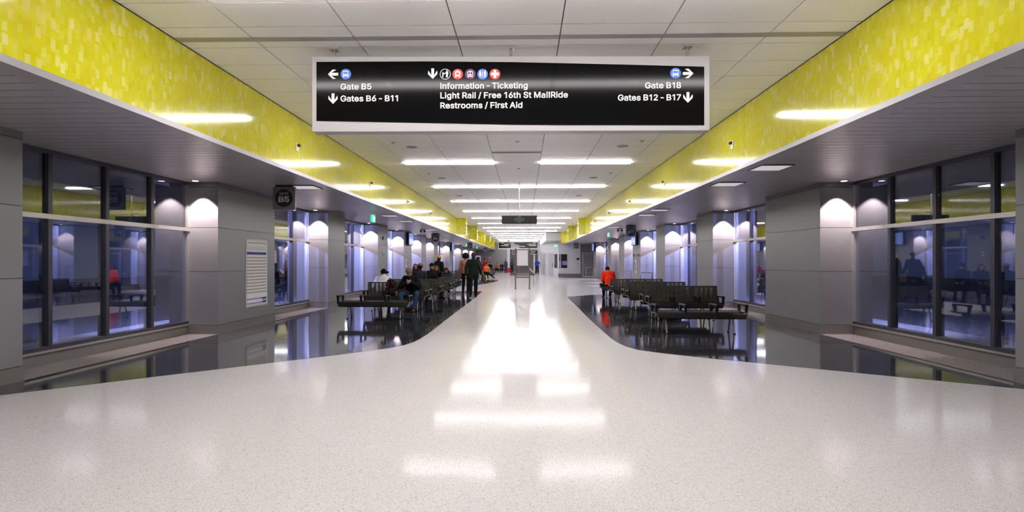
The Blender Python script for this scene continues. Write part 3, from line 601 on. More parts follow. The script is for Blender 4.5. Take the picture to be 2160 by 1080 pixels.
# ---- fascias: yellow mosaic bands over white aluminium edge trims
def fascia(sd, xf, out, ends):
    b = B()
    s = 1 if out > xf else -1
    zb = SOFF + 0.06
    for y0, y1 in ends:
        box(b, min(xf, xf + s * 0.18), max(xf, xf + s * 0.18), y0 + 0.004, y1 - 0.004, zb, CEIL - 0.012)
    # the piers of the band that step into the hall further along
    for y0 in (33.6, 41.4, 49.2, 57.0, 64.8):
        if sd == 'right' and y0 > 50:
            break
        xi = xf - s * (0.6 if sd == 'left' else 0.43)
        box(b, min(xi, xf), max(xi, xf), y0, y0 + 0.35, zb, CEIL - 0.012)
    struct('wall_fascia_' + sd, b, 'mosaic', label='yellow glass mosaic band along the ' + sd + ' of the hall')
    b = B()
    box(b, min(xf - s * 0.012, xf + s * 0.2), max(xf - s * 0.012, xf + s * 0.2), Y0, ends[-1][1], SOFF - 0.006, SOFF + 0.058)
    struct('trim_' + ('1' if sd == 'left' else '2'), b, 'trim_white', label='white aluminium edge under the yellow band on the ' + sd)
    b = B()
    box(b, min(xf, xf + s * 0.1), max(xf, xf + s * 0.1), Y0, ends[-1][1], CEIL - 0.012, CEIL + 0.022)
    struct('trim_' + ('3' if sd == 'left' else '4'), b, 'reveal', label='dark shadow gap over the yellow band on the ' + sd)
fascia('left', FL, -9, [(Y0, 2.4), (2.4, 10.1), (10.1, 18.0), (18.0, 25.8), (25.8, 33.6), (33.6, 41.4), (41.4, 49.2), (49.2, 57.0), (57.0, 64.8), (64.8, Y1)])
fascia('right', FR, 9, [(Y0, 1.6), (1.6, 9.4), (9.4, 17.4), (17.4, 25.4), (25.4, 33.6), (33.6, 41.4), (41.4, 52.0)])

# ---- soffits over the waiting areas: narrow transverse metal slats
def soffit(sd, xa, xb, yend, holes):
    b = B()
    y = Y0
    sl = 0.2
    while y < yend:
        box(b, xa, xb, y + 0.009, y + sl - 0.009, SOFF, SOFF + 0.015)
        y += sl
    box(b, xa, xb, Y0, yend, SOFF + 0.013, SOFF + 0.1)
    struct('ceiling_soffit_' + sd, b, 'soffit', label='low grey slatted metal soffit on the ' + sd)
soffit('left', -7.6, FL - 0.02, Y1, None)
soffit('right', FR + 0.02, 7.5, 58.0, None)

# ---- sawtooth side walls
def pier(sd, i, y0, y1):
    s = -1 if sd == 'left' else 1
    wx, gx = (WL, GL) if sd == 'left' else (WR, GR)
    far = gx + s * 0.35
    b = B()
    z = [0.19, 1.27, 2.16, SOFF - 0.10]
    lo, hi = min(wx + s * 0.02, far), max(wx + s * 0.02, far)
    box(b, lo + 0.0, hi, y0 + 0.02, y1 - 0.02, 0.0, SOFF)
    e = 0.005
    def sheet(x0, x1, ya, yb, za, zb):
        box(b, min(x0, x1), max(x0, x1), ya, yb, za, zb)
    for za, zb in zip(z, z[1:]):
        # front face (towards the hall's near end), hall face, far face
        sheet(wx + s * 0.02 + s * 0.0, far, y0, y0 + 0.02, za + e, zb - e)
        sheet(wx, wx + s * 0.02, y0, y1, za + e, zb - e)
        sheet(wx + s * 0.02, far, y1 - 0.02, y1, za + e, zb - e)
    o = struct('wall_' + sd, b, 'panel', label=None)
    o['label'] = 'grey panelled pier, ' + ORD[i] + ' along the ' + sd + ' wall'
    b = B()
    sheet2 = lambda x0, x1, ya, yb, za, zb: box(b, min(x0, x1), max(x0, x1), ya, yb, za, zb)
    sheet2(wx - s * 0.0, far, y0 - 0.001, y1 + 0.001, SOFF - 0.095, SOFF)
    obj('top_reveal', b, 'sign_grey', o)
    b = B()
    box(b, min(wx - s * 0.012, far), max(wx - s * 0.012, far), y0 - 0.012, y1 + 0.012, 0.0, 0.185)
    bo = struct('baseboard_' + sd, b, 'base', label='grey stone baseboard round the ' + ORD[i] + ' pier on the ' + sd)
    return o

WN = [0]
def bay(sd, y0, y1, i):
    """Window bay between two piers: sill wall, aluminium frame, mullions, transom, panes."""
    s = -1 if sd == 'left' else 1
    gx = GL if sd == 'left' else GR
    WN[0] += 1
    z0, z1, zt = 0.27, SOFF - 0.06, 2.12
    n = max(1, round((y1 - y0) / 1.22))
    ys = [y0 + (y1 - y0) * k / n for k in range(n + 1)]
    root = B()
    xa, xb = gx - s * 0.05, gx + s * 0.09
    xa, xb = min(xa, xb), max(xa, xb)
    box(root, xa, xb, y0, y1, z0 - 0.06, z0)
    box(root, xa, xb, y0, y1, z1, SOFF)
    wo = struct('window_%d' % WN[0], root, 'alu_dark')
    wo['label'] = 'tall window bay, ' + ORD[i] + ' along the ' + sd + ' wall'
    wo['category'] = 'window'
    b = B()
    xs = gx - s * 0.07
    box(b, min(xs, gx + s * 0.1), max(xs, gx + s * 0.1), y0, y1, zt - 0.035, zt + 0.035)
    box(b, min(xs, gx + s * 0.1), max(xs, gx + s * 0.1), y0, y1, z0 - 0.09, z0 - 0.06)
    obj('transom', b, 'alu', wo)
    for k, yy in enumerate(ys):
        b = B()
        hw = 0.035
        ya, yb = max(y0, yy - hw), min(y1, yy + hw)
        box(b, xa, xb, ya, yb, z0, zt - 0.035)
        box(b, xa, xb, ya, yb, zt + 0.035, z1)
        obj('mullion', b, 'alu' if k == n else 'alu_dark', wo)
    for k in range(n):
        b = B()
        box(b, gx - 0.004, gx + 0.004, ys[k] + 0.036, ys[k + 1] - 0.036, z0, zt - 0.036)
        obj('pane', b, 'glass', wo)
        b = B()
        box(b, gx - 0.004, gx + 0.004, ys[k] + 0.036, ys[k + 1] - 0.036, zt + 0.036, z1)
        obj('pane', b, 'glass_light_cut', wo)
    b = B()
    xo = gx + s * 0.3
    box(b, min(gx - s * 0.02, xo), max(gx - s * 0.02, xo), y0, y1, 0.0, z0 - 0.09)
    struct('baseboard_' + sd, b, 'base', label='low stone sill wall under the ' + ORD[i] + ' window on the ' + sd)

for sd, piers, yend in (('left', PIERS_L, 74.0), ('right', PIERS_R, 51.8)):
    for i, (a, b_) in enumerate(piers):
        pier(sd, i, a, b_)
    for i, ((a, b_), (c, d)) in enumerate(zip(piers, piers[1:])):
        bay(sd, b_, c, i)
    s = -1 if sd == 'left' else 1
    wx = WL if sd == 'left' else WR
    b = B()
    box(b, min(wx, wx + s), max(wx, wx + s), Y0, piers[0][0], 0.0, SOFF)
    struct('wall_near_' + sd, b, 'panel', label='plain grey panelled wall at the near end on the ' + sd)
    b = B()
    gx = GL if sd == 'left' else GR
    box(b, min(gx, gx + s * 0.3), max(gx, gx + s * 0.3), piers[-1][1], Y1, 0.0, SOFF)
    struct('wall_far_' + sd, b, 'panel', label='grey wall at the far end on the ' + sd)
b = B()
box(b, -8, 8, Y0 - 0.2, Y0, 0, CEIL + 0.2)
struct('wall_rear', b, 'panel', label='wall behind the viewpoint')
b = B()
box(b, -9, 9, Y1, Y1 + 0.2, 0, CEIL + 0.2)
struct('wall_end', b, 'panel', label='wall closing the far end of the concourse')

# ---- bus lanes outside
for sd, x0, x1 in (('left', -40, -7.3), ('right', 7.2, 40)):
    b = B()
    box(b, x0, x1, 0, 80, -0.22, -0.1)
    struct('ground_' + sd, b, 'asphalt', label='bus lane pavement outside the windows on the ' + sd)

# ---- bay lamps outside (bluish) and downlights over the piers' front panels (warm)
def lamp(kind, name, loc, power, col, **kw):
    d = bpy.data.lights.new(name, kind)
    d.energy = power
    d.color = col
    for k_, v in kw.items():
        setattr(d, k_, v)
    o = bpy.data.objects.new(name, d)
    COL.objects.link(o)
    o.location = loc
    return o

def downlight(sd, i, y, x):
    t = thing('downlight', 'small round downlight over the ' + ORD[i] + ' pier front on the ' + sd, 'light', (x, y, SOFF))
    b = B()
    disc(b, (0, 0, -0.006), 0.085, 0.012, 'z', 28)
    obj('ring', b, 'trim_white', t)
    b = B()
    disc(b, (0, 0, -0.014), 0.055, 0.006, 'z', 28)
    obj('lens', b, 'lens', t)
    l = lamp('SPOT', 'downlight_beam', (0, 0, -0.03), SPOT_POWER, (1.0, 0.83, 0.79), spot_size=math.radians(82), spot_blend=0.22, shadow_soft_size=0.03)
    l.parent = t

for sd, piers, wx, gx in (('left', PIERS_L, WL, GL), ('right', PIERS_R, WR, GR)):
    s = -1 if sd == 'left' else 1
    for i, (a, b_) in enumerate(piers):
        downlight(sd, i, a - 0.26, (wx + gx) / 2 + s * -0.02)
        if i < 2:
            continue
        lo = Vector((gx + s * 1.9, a - 6.2, 3.0))
        aim = Vector(((wx + gx) / 2, a, 1.5)) - lo
        bl = lamp('AREA', 'bus_bay_lamp', lo, BAY_POWER, (0.46, 0.50, 1.0), size=0.16)
        bl.rotation_euler = aim.to_track_quat('-Z', 'Y').to_euler()

# ---- booth with a rounded corner on the right, door beyond it, portal at the far end
bm = B()
pts = [(2.05, 66.0), (2.08, 62.5), (2.25, 59.0), (2.52, 56.2), (2.9, 53.8), (3.25, 52.0), (5.35, 52.0), (5.35, 70.0), (2.05, 70.0)]
prism(bm, pts, 'z', 0.0, 3.4)
bw = struct('wall_booth', bm, 'booth', label='pale curved wall of the booth jutting out on the right', smooth=True)
bm = B()
box(bm, 3.22, 5.36, 51.985, 52.1, 0.0, 0.30)
struct('baseboard_booth', bm, 'base', label='dark base of the pale booth')
bm = B()
box(bm, 2.0, 7.6, 50.5, 70, 3.4, 4.1)
struct('ceiling_booth', bm, 'booth', label='bulkhead over the pale booth')
bm = B()
box(bm, 5.35, 7.4, 52.1, 52.4, 0, 3.4)
struct('wall_door', bm, 'panel', label='grey wall with the far door on the right')

def frame_rect(b, x0, x1, z0, z1, w_, y0, y1):
    box(b, x0, x0 + w_, y0, y1, z0, z1)
    box(b, x1 - w_, x1, y0, y1, z0, z1)
    box(b, x0 + w_, x1 - w_, y0, y1, z1 - w_, z1)
    box(b, x0 + w_, x1 - w_, y0, y1, z0, z0 + w_)

b = B()
box(b, 5.62, 6.62, 52.06, 52.1, 0.02, 2.2)
dr = struct('door_1', b, 'door', label='grey door beside the pale booth')
b = B()
frame_rect(b, 5.54, 6.70, 0.0, 2.28, 0.08, 52.03, 52.1)
obj('door_frame', b, 'alu', dr)
b = B()
path(b, [(5.72, 52.0, 0.95), (5.72, 52.02, 1.2)], 0.015)
obj('door_handle', b, 'chrome', dr)
b = B()
frame_rect(b, 3.30, 3.46, 0.80, 2.18, 0.03, 51.96, 52.0)
frame_rect(b, 3.46, 4.10, 0.80, 2.18, 0.03, 51.96, 52.0)
wb = struct('window_90', b, 'alu', label='dark booth window facing the hall')
b = B()
box(b, 3.33, 3.43, 51.97, 51.99, 0.83, 2.15)
box(b, 3.49, 4.07, 51.97, 51.99, 0.83, 2.15)
obj('pane', b, 'dark_glass', wb)
b = B()
box(b, 3.60, 4.07, 51.955, 51.968, 1.12, 1.50)
box(b, 3.33, 3.43, 51.955, 51.968, 0.9, 1.50)
obj('violet_panel', b, 'paper_violet', wb)  # plain violet rectangles set before the dark panes
dw = Vector((3.25 - 2.9, 52.0 - 53.8, 0)).normalized()
nw = Vector((dw.y, -dw.x, 0))
if nw.x > 0:
    nw = -nw
b = B()
for k in range(3):
    a3 = Vector((2.9, 53.8, 0)) + dw * (0.35 + k * 0.40)
    b3 = a3 + dw * 0.26
    prism(b, [tuple(a3[:2]), tuple(b3[:2]), tuple((b3 + nw * 0.02)[:2]), tuple((a3 + nw * 0.02)[:2])], 'z', 0.82, 2.16)
struct('window_91', b, 'dark_glass', label='three narrow dark panes in the curved booth wall')
for nm, (xa, ya), (xb, yb) in (('door_2', (2.50, 56.3), (2.86, 54.0)), ('door_3', (2.11, 61.6), (2.28, 58.7))):
    d = Vector((xb - xa, yb - ya, 0))
    n = Vector((d.y, -d.x, 0)).normalized() * 0.03
    n = -n if n.x > 0 else n
    b = B()
    a3, b3 = Vector((xa, ya, 0)), Vector((xb, yb, 0))
    prism(b, [tuple((a3)[:2]), tuple((b3)[:2]), tuple((b3 + n)[:2]), tuple((a3 + n)[:2])], 'z', 0.02, 2.3)
    dd = struct(nm, b, 'booth_door', label='narrow grey door in the curved booth wall, ' + ('nearer' if nm == 'door_2' else 'farther'))
    b = B()
    p = b3 + n * 1.8 - d.normalized() * 0.15
    path(b, [p + Vector((0, 0, 0.9)), p + Vector((0, 0, 1.3))], 0.02)
    obj('door_handle', b, 'alu_dark', dd)
# far portal: dark glazed lobby between white columns
b = B()
box(b, -1.85, 1.9, 71.0, 71.25, 0.0, 3.1)
struct('wall_portal', b, 'alu_dark', label='dark glazed lobby front at the far end of the hall')
b = B()
for x in (-2.05, 1.92):
    box(b, x - 0.16, x + 0.16, 70.5, 71.0, 0, CEIL)
struct('trim_5', b, 'booth', label='white columns either side of the far lobby')
b = B()
box(b, 1.2, 1.38, 70.9, 71.0, 0.1, 2.9)
box(b, 0.55, 0.62, 70.9, 71.0, 0.1, 2.9)
box(b, -0.75, -0.68, 70.9, 71.0, 0.1, 2.9)
struct('trim_6', b, 'alu', label='pale door frames in the far lobby front')

# ================================================================== SIGNS
# ---- the large hanging sign; x and z are metres in the sign's plane, panel face at local y = 0
SY = 6.70
sg = thing('hanging_sign', 'wide black direction sign in a pale frame, hung from the ceiling nearest the viewpoint', 'sign', (0, SY, 0))
bm = B()
fr = [(-2.632, 3.084), (2.259, 3.074), (2.259, 3.984), (-2.632, 4.016)]
prism(bm, fr, 'y', 0.0, 0.16)
obj('frame', bm, 'sign_frame', sg, bevel=0.006)
bm = B()
pn = [(-2.573, 3.219), (-1.793, 3.200), (-0.9, 3.178), (-0.151, 3.158), (0.546, 3.149), (2.191, 3.139), (2.191, 3.850), (1.2, 3.884), (0.4, 3.909), (-0.151, 3.925), (-1.204, 3.943), (-2.573, 3.948)]
prism(bm, pn, 'y', -0.008, 0.012)
obj('sign_panel', bm, 'sign_black', sg)
for x in (-2.377, -0.169, 2.013):
    b = B()
    cone(b, (x, 0.08, 3.97), (x, 0.08, CEIL - 0.015), 0.019, 0.019, 16)
    p = obj('hanger_pole', b, 'chrome', sg, smooth=True)
    b = B()
    box(b, x - 0.055, x + 0.055, 0.025, 0.135, CEIL - 0.022, CEIL + 0.001)
    obj('mount_plate', b, 'alu', p, bevel=0.003)
TY = -0.012
for txt, x, z, h, wd, al in (('Gate B5', -2.271, 3.602, 0.074, 0.384, 'left'), ('Gates B6 - B11', -2.271, 3.455, 0.074, 0.714, 'left'),
                             ('Information - Ticketing', -1.034, 3.602, 0.074, 1.075, 'left'), ('Light Rail / Free 16th St MallRide', -1.034, 3.485, 0.074, 1.569, 'left'),
                             ('Restrooms / First Aid', -1.034, 3.362, 0.074, 1.011, 'left'),
                             ('Gate B18', 1.909, 3.590, 0.074, 0.437, 'right'), ('Gates B12 - B17', 1.909, 3.443, 0.074, 0.766, 'right')):
    lettering('lettering', txt, 'white', sg, x, z, h, wd, TY, al)
def arrow(cx, cz, ang, parent, r=0.064, w_=0.017, y=TY, m='white'):
    b = B()
    L = r
    pts = [(-L, -w_), (0.022, -w_), (-0.038, -0.054), (0.004, -0.058), (L, 0.0), (0.004, 0.058), (-0.038, 0.054), (0.022, w_), (-L, w_)]
    c, s_ = math.cos(ang), math.sin(ang)
    prism(b, [(cx + px * c - pz * s_, cz + px * s_ + pz * c) for px, pz in pts], 'y', y, y + 0.004)
    return obj('arrow', b, m, parent)
arrow(-2.365, 3.792, PI, sg)
arrow(-2.365, 3.490, -PI / 2, sg)
arrow(-1.128, 3.790, -PI / 2, sg)
arrow(1.995, 3.768, 0, sg)
arrow(1.993, 3.476, -PI / 2, sg)
R = 0.0645
def roundel(cx, cz, m):
    b = B()
    disc(b, (cx, TY + 0.002, cz), R, 0.004)
    return obj('roundel', b, m, sg)
def glyph(parent, cx, cz, rects, m='white', polys=(), circles=(), holes=()):
    """White pictogram of boxes / outlines / dots, in units of the roundel radius."""
    b = B()
    yy = TY - 0.003
    for x0, x1, z0, z1 in rects:
        box(b, cx + x0 * R, cx + x1 * R, yy, yy + 0.004, cz + z0 * R, cz + z1 * R)
    for p in polys:
        prism(b, [(cx + a * R, cz + c * R) for a, c in p], 'y', yy, yy + 0.004)
    for a, c, r in circles:
        disc(b, (cx + a * R, yy + 0.002, cz + c * R), r * R, 0.004, 'y', 16)
    return obj('pictogram', b, m, parent)
for cx, cz in ((-2.206, 3.792), (1.843, 3.772)):          # bus, front view
    r = roundel(cx, cz, 'blue')
    glyph(r, cx, cz, [(-0.52, -0.44, -0.5, 0.62), (0.44, 0.52, -0.5, 0.62), (-0.44, 0.44, 0.52, 0.62), (-0.44, 0.44, -0.08, 0.0),
                      (-0.44, 0.44, -0.42, -0.24), (-0.44, -0.28, -0.24, -0.08), (-0.12, 0.12, -0.24, -0.08), (0.28, 0.44, -0.24, -0.08), (-0.36, 0.36, 0.42, 0.48),
                      (-0.52, -0.32, -0.62, -0.5), (0.32, 0.52, -0.62, -0.5)])
cx, cz = -0.973, 3.782                                     # person at a counter
b = B()
disc(b, (cx, TY + 0.002, cz), R * 1.02, 0.004)
r = obj('roundel', b, 'white', sg)
b = B()
disc(b, (cx, TY + 0.001, cz), R * 0.92, 0.004)
obj('roundel_field', b, 'sign_black', r)
glyph(r, cx, cz, [(-0.55, -0.36, -0.62, 0.25)], polys=[[(-0.58, 0.28), (-0.5, 0.42), (-0.2, 0.12), (0.12, 0.34), (0.12, 0.16), (-0.2, -0.06)],
      [(0.12, -0.62), (0.48, -0.62), (0.52, -0.1), (0.6, 0.0), (0.58, 0.38), (0.42, 0.46), (0.18, 0.42), (0.08, 0.3), (0.2, 0.0)]], circles=[(0.32, 0.6, 0.14)])
cx, cz = -0.820, 3.781                                     # light rail
r = roundel(cx, cz, 'red')
glyph(r, cx, cz, [(-0.52, -0.28, -0.22, 0.5), (0.28, 0.52, -0.22, 0.5), (-0.28, 0.28, 0.28, 0.5), (-0.28, 0.28, -0.22, -0.1), (-0.4, 0.4, -0.42, -0.28)],
      polys=[[(-0.54, -0.62), (-0.3, -0.62), (-0.14, -0.42), (-0.5, -0.42)], [(0.54, -0.62), (0.5, -0.42), (0.14, -0.42), (0.3, -0.62)],
             [(-0.24, 0.74), (-0.16, 0.78), (0.06, 0.5), (-0.06, 0.5)], [(0.24, 0.74), (0.06, 0.5), (-0.06, 0.5), (0.16, 0.78)]])
cx, cz = -0.665, 3.780                                     # mall shuttle
r = roundel(cx, cz, 'purple')
glyph(r, cx, cz, [(-0.52, -0.42, -0.4, 0.5), (0.42, 0.52, -0.4, 0.5), (-0.42, 0.42, 0.4, 0.5), (-0.06, 0.06, -0.05, 0.4), (-0.42, 0.42, -0.16, -0.05), (-0.2, 0.2, 0.5, 0.62),
                  (-0.42, 0.42, -0.5, -0.36), (-0.46, -0.3, -0.64, -0.5), (0.3, 0.46, -0.64, -0.5), (-0.16, 0.16, -0.34, -0.2)])
cx, cz = -0.513, 3.779                                     # restrooms
r = roundel(cx, cz, 'blue')
glyph(r, cx, cz, [(-0.05, 0.05, -0.62, 0.62), (0.32, 0.44, -0.6, -0.02), (0.48, 0.6, -0.6, -0.02), (-0.56, -0.47, -0.6, -0.15), (-0.41, -0.32, -0.6, -0.15)],
      polys=[[(0.30, -0.05), (0.62, -0.05), (0.70, 0.25), (0.60, 0.42), (0.32, 0.42), (0.22, 0.25)], [(-0.70, -0.2), (-0.18, -0.2), (-0.28, 0.38), (-0.60, 0.38)]],
      circles=[(0.46, 0.58, 0.13), (-0.44, 0.56, 0.13)])
cx, cz = -0.361, 3.778                                     # first aid
r = roundel(cx, cz, 'red')
glyph(r, cx, cz, [(-0.25, 0.25, -0.74, 0.74), (-0.74, -0.25, -0.24, 0.26), (0.25, 0.74, -0.24, 0.26)])

# ---- the black display seen from behind, on one pole
t = thing('hanging_display', 'long black panel hung on a single pole below the middle of the ceiling', 'sign', (-0.17, 18.5, 0))
b = B()
box(b, -0.60, 0.60, 0, 0.09, 2.75, 3.03)
obj('display_case', b, 'black', t, bevel=0.01)
b = B()
cone(b, (0, -0.02, 2.98), (0, -0.02, CEIL), 0.016, 0.016, 14)
p = obj('hanger_pole', b, 'chrome', t, smooth=True)
b = B()
box(b, -0.06, 0.06, -0.05, 0.0, 2.79, 3.0)
box(b, -0.16, 0.16, -0.012, 0.0, 2.84, 2.95)
obj('bracket', b, 'alu_dark', t, bevel=0.004)
b = B()
disc(b, (0, -0.02, CEIL - 0.008), 0.05, 0.016, 'z', 20)
obj('mount_plate', b, 'alu', p)

# ---- the far hanging sign, same kind, text too small to read
t = thing('hanging_sign', 'black direction sign in a white frame far down the hall above the freestanding board', 'sign', (-0.75, 66.0, 0))
b = B()
box(b, -2.42, 2.42, 0, 0.16, 2.93, 3.86)
obj('frame', b, 'white', t, bevel=0.01)
b = B()
box(b, -2.34, 2.34, -0.012, 0.0, 3.06, 3.77)
obj('sign_panel', b, 'sign_black', t)
b = B()
for x0, x1, z in ((-2.1, -1.75, 3.68), (-1.7, -1.1, 3.52), (-2.15, -1.2, 3.36), (-1.0, -0.45, 3.68), (-0.88, -0.35, 3.53), (-0.88, 0.1, 3.41), (-0.88, 0.85, 3.27), (-0.88, 0.1, 3.14),
                 (1.8, 2.2, 3.68), (1.1, 2.1, 3.53), (1.3, 2.2, 3.37)):
    box(b, x0, x1, -0.02, -0.012, z - 0.04, z + 0.04)
obj('lettering', b, 'white', t)
b = B()
for x in (-2.1, 0, 2.1):
    cone(b, (x, 0.08, 3.86), (x, 0.08, CEIL), 0.02, 0.02, 12)
obj('hanger_pole', b, 'chrome', t)
for x, lab in ((-0.95, 'left'), (1.2, 'right')):
    t = thing('departure_display', 'small dark display over the far lobby, ' + lab + ' of the freestanding board', 'display', (x, 69.8, 0))
    b = B()
    box(b, -0.55, 0.55, 0, 0.12, 2.35, 2.95)
    obj('frame', b, 'sign_frame', t)
    b = B()
    box(b, -0.48, 0.48, -0.01, 0, 2.43, 2.88)
    obj('display_panel', b, 'sign_black', t)
    b = B()
    for k in range(4):
        box(b, -0.4, 0.1 + 0.07 * k, -0.015, -0.01, 2.5 + k * 0.09, 2.53 + k * 0.09)
    obj('lettering', b, 'grey_letter', t)
    b = B()
    for xx in (-0.4, 0.4):
        cone(b, (xx, 0.06, 2.95), (xx, 0.06, CEIL), 0.02, 0.02, 10)
    obj('hanger_pole', b, 'chrome', t)

# ---- gate number signs under the soffits
def gate_sign(num, x, y, label):
    t = thing('gate_sign', label, 'sign', (x, y, 0))
    b = B()
    box(b, -0.235, 0.235, 0, 0.05, 2.565, 3.035)
    obj('sign_blade', b, 'sign_grey', t, bevel=0.004)
    b = B()
    box(b, -0.185, 0.185, 0.0, 0.05, 3.035, SOFF)
    obj('bracket', b, 'black', t)
    b = B()
    disc(b, (0, -0.003, 2.80), 0.185, 0.006, 'y', 56)
    obj('sign_disc', b, 'black', t)
    lettering('lettering', 'GATE', 'grey_letter', t, 0, 2.872, 0.052, 0.185, -0.010, 'mid', 0.012)
    lettering('lettering', num, 'grey_letter', t, 0, 2.722, 0.118, 0.225 if len(num) < 3 else 0.27, -0.010, 'mid', 0.034)
gate_sign('B5', -5.03, 11.3, 'square gate sign with a black disc reading B5, nearest on the left')
gate_sign('B6', -5.07, 31.0, 'small gate sign with a black disc over the left benches, beyond the B5 sign')
gate_sign('B7', -4.70, 47.0, 'tiny gate sign with a dark disc above the standing pair on the left')
gate_sign('B8', -4.55, 64.0, 'tiny blue-lit gate sign farthest along the left soffit')
gate_sign('B17', 4.75, 24.4, 'square gate sign with a black disc reading B17 on the right')
gate_sign('B16', 4.48, 47.2, 'tiny gate sign with a black disc near the pale booth on the right')

# ---- green exit signs
def exit_sign(x, y, label, rz=0.0, grp=None):
    t = thing('exit_sign', label, 'sign', (x, y, 0), rz, grp)
    b = B()
    box(b, -0.03, 0.03, -0.17, 0.17, 2.74, 2.96)
    obj('lit_face', b, 'exit', t)
    b = B()
    box(b, -0.036, 0.036, -0.18, 0.18, 2.96, 2.985)
    cone(b, (0, 0, 2.98), (0, 0, SOFF), 0.012, 0.012, 10)
    obj('mount', b, 'alu', t)
    e = lettering('lettering', 'EXIT', 'exit_text', t, 0, 2.79, 0.12, 0.27, 0, 'mid', 0.018)
    e.rotation_euler = (0, 0, PI / 2 if x < 0 else -PI / 2)
    e.location = (0.034 if x < 0 else -0.034, 0, 0)
exit_sign(-4.86, 17.4, 'glowing green exit sign under the left soffit, nearest')
exit_sign(4.38, 28.4, 'glowing green exit sign under the right soffit')
exit_sign(-4.9, 46.0, 'glowing green exit sign beside the tiny left gate sign above the standing pair')
exit_sign(-4.75, 54.5, 'faint green exit sign farther down the left soffit')
exit_sign(-4.7, 69.0, 'round-looking green exit glow at the far left end')
t = thing('exit_sign', 'green exit sign lit on the curved booth wall', 'sign', (3.05, 52.6, 0), -0.5)
b = B()
box(b, -0.16, 0.16, -0.06, 0.0, 2.86, 3.06)
obj('lit_face', b, 'exit', t)
lettering('lettering', 'EXIT', 'exit_text', t, 0, 2.9, 0.11, 0.24, -0.066, 'mid', 0.018)
b = B()
box(b, -0.18, 0.18, -0.05, 0.3, 3.06, 3.09)
obj('mount', b, 'alu', t)

# ---- televisions on the piers
def tv(sd, x, y, label):
    s = 1 if sd == 'left' else -1
    t = thing('television', label, 'television', (x, y, 2.66))
    b = B()
    box(b, -0.12, 0.0, -0.56, 0.56, -0.33, 0.33)
    c = obj('tv_case', b, 'black', t, bevel=0.01)
    b = B()
    box(b, 0.0, 0.006, -0.53, 0.53, -0.30, 0.30)
    obj('screen', b, 'screen', t)
    b = B()
    box(b, -0.16, -0.10, -0.2, 0.2, -0.15, 0.15)
    obj('wall_bracket', b, 'alu_dark', t)
    if s < 0:
        t.rotation_euler = (0, 0, PI)
tv('left', WL + 0.155, 29.0, 'wall television showing a blue screen above the man in the grey cap')
tv('right', WR - 0.155, 29.4, 'wall television showing a blue screen under the B17 gate sign')
tv('left', WL + 0.155, 46.0, 'smaller-looking wall television left of the standing pair')
tv('right', WR - 0.155, 46.6, 'dark wall television beside the far grey door')

# ================================================================== SMALL FIXTURES
for x, y, lab in ((-2.62, 12.64, 'round ceiling speaker left of the dark ceiling slot'), (2.27, 12.64, 'round ceiling speaker right of the dark ceiling slot'),
                  (-2.64, 17.4, 'round ceiling speaker between the first two light strips on the left'), (2.2, 17.4, 'round ceiling speaker between the first two light strips on the right'),
                  (-2.64, 22.1, 'round ceiling speaker farther along the ceiling on the left'), (2.2, 22.1, 'round ceiling speaker farther along the ceiling on the right')):
    t = thing('ceiling_speaker', lab, 'speaker', (x, y, CEIL))
    b = B()
    disc(b, (0, 0, -0.004), 0.13, 0.008, 'z', 32)
    obj('rim', b, 'trim_white', t)
    b = B()
    disc(b, (0, 0, -0.010), 0.112, 0.004, 'z', 32)
    obj('grille', b, 'paper_grey', t)
for x, y, lab in ((-0.15, 12.1, 'tiny ceiling sprinkler in the middle, below the big sign'), (-2.94, 12.15, 'tiny ceiling sprinkler at left, below the big sign'), (2.6, 12.1, 'tiny ceiling sprinkler at right, below the big sign'),
                  (-0.16, 15.6, 'tiny ceiling sprinkler in the middle, behind the gapped light strip'), (-2.9, 16.5, 'tiny ceiling sprinkler at left behind the gapped light strip'), (2.6, 16.5, 'tiny ceiling sprinkler at right behind the gapped light strip')):
    t = thing('sprinkler', lab, 'sprinkler', (x, y, CEIL))
    b = B()
    disc(b, (0, 0, -0.004), 0.05, 0.008, 'z', 24)
    obj('escutcheon', b, 'trim_white', t)
    b = B()
    cone(b, (0, 0, -0.03), (0, 0, -0.008), 0.022, 0.012, 12)
    obj('nozzle', b, 'alu', t)
t = thing('air_diffuser', 'long dark slot diffuser in the middle of the ceiling', 'vent', (-0.19, 13.3, CEIL))
b = B()
box(b, -0.60, 0.60, -0.07, 0.07, -0.004, 0.0)
obj('slot', b, 'black', t)
b = B()
frame_rect(b, -0.61, 0.61, -0.085, 0.085, 0.012, -0.008, 0.0)
for v in b.verts:
    v.co = Vector((v.co.x, v.co.z, v.co.y))
obj('frame', b, 'trim_white', t)
for sd, xf, ys in (('left', FL, (9.93, 14.7, 19.4, 24.1, 28.9)), ('right', FR, (9.9, 14.7, 19.4, 24.1, 28.8))):
    s = 1 if sd == 'left' else -1
    for i, y in enumerate(ys):
        t = thing('wall_sprinkler', 'white sensor with a dark eye on the ' + sd + ' yellow band, ' + ORD[i] + ' from the viewpoint', 'sensor', (xf, y, 3.58))
        b = B()
        box(b, 0, 0.02, -0.05, 0.05, -0.085, 0.07)
        obj('plate', b, 'white', t, bevel=0.006)
        b = B()
        cone(b, (0.015, 0, 0.03), (0.07, 0, 0.02), 0.032, 0.02, 16)
        obj('nozzle', b, 'black', t)
        if s < 0:
            t.rotation_euler = (0, 0, PI)

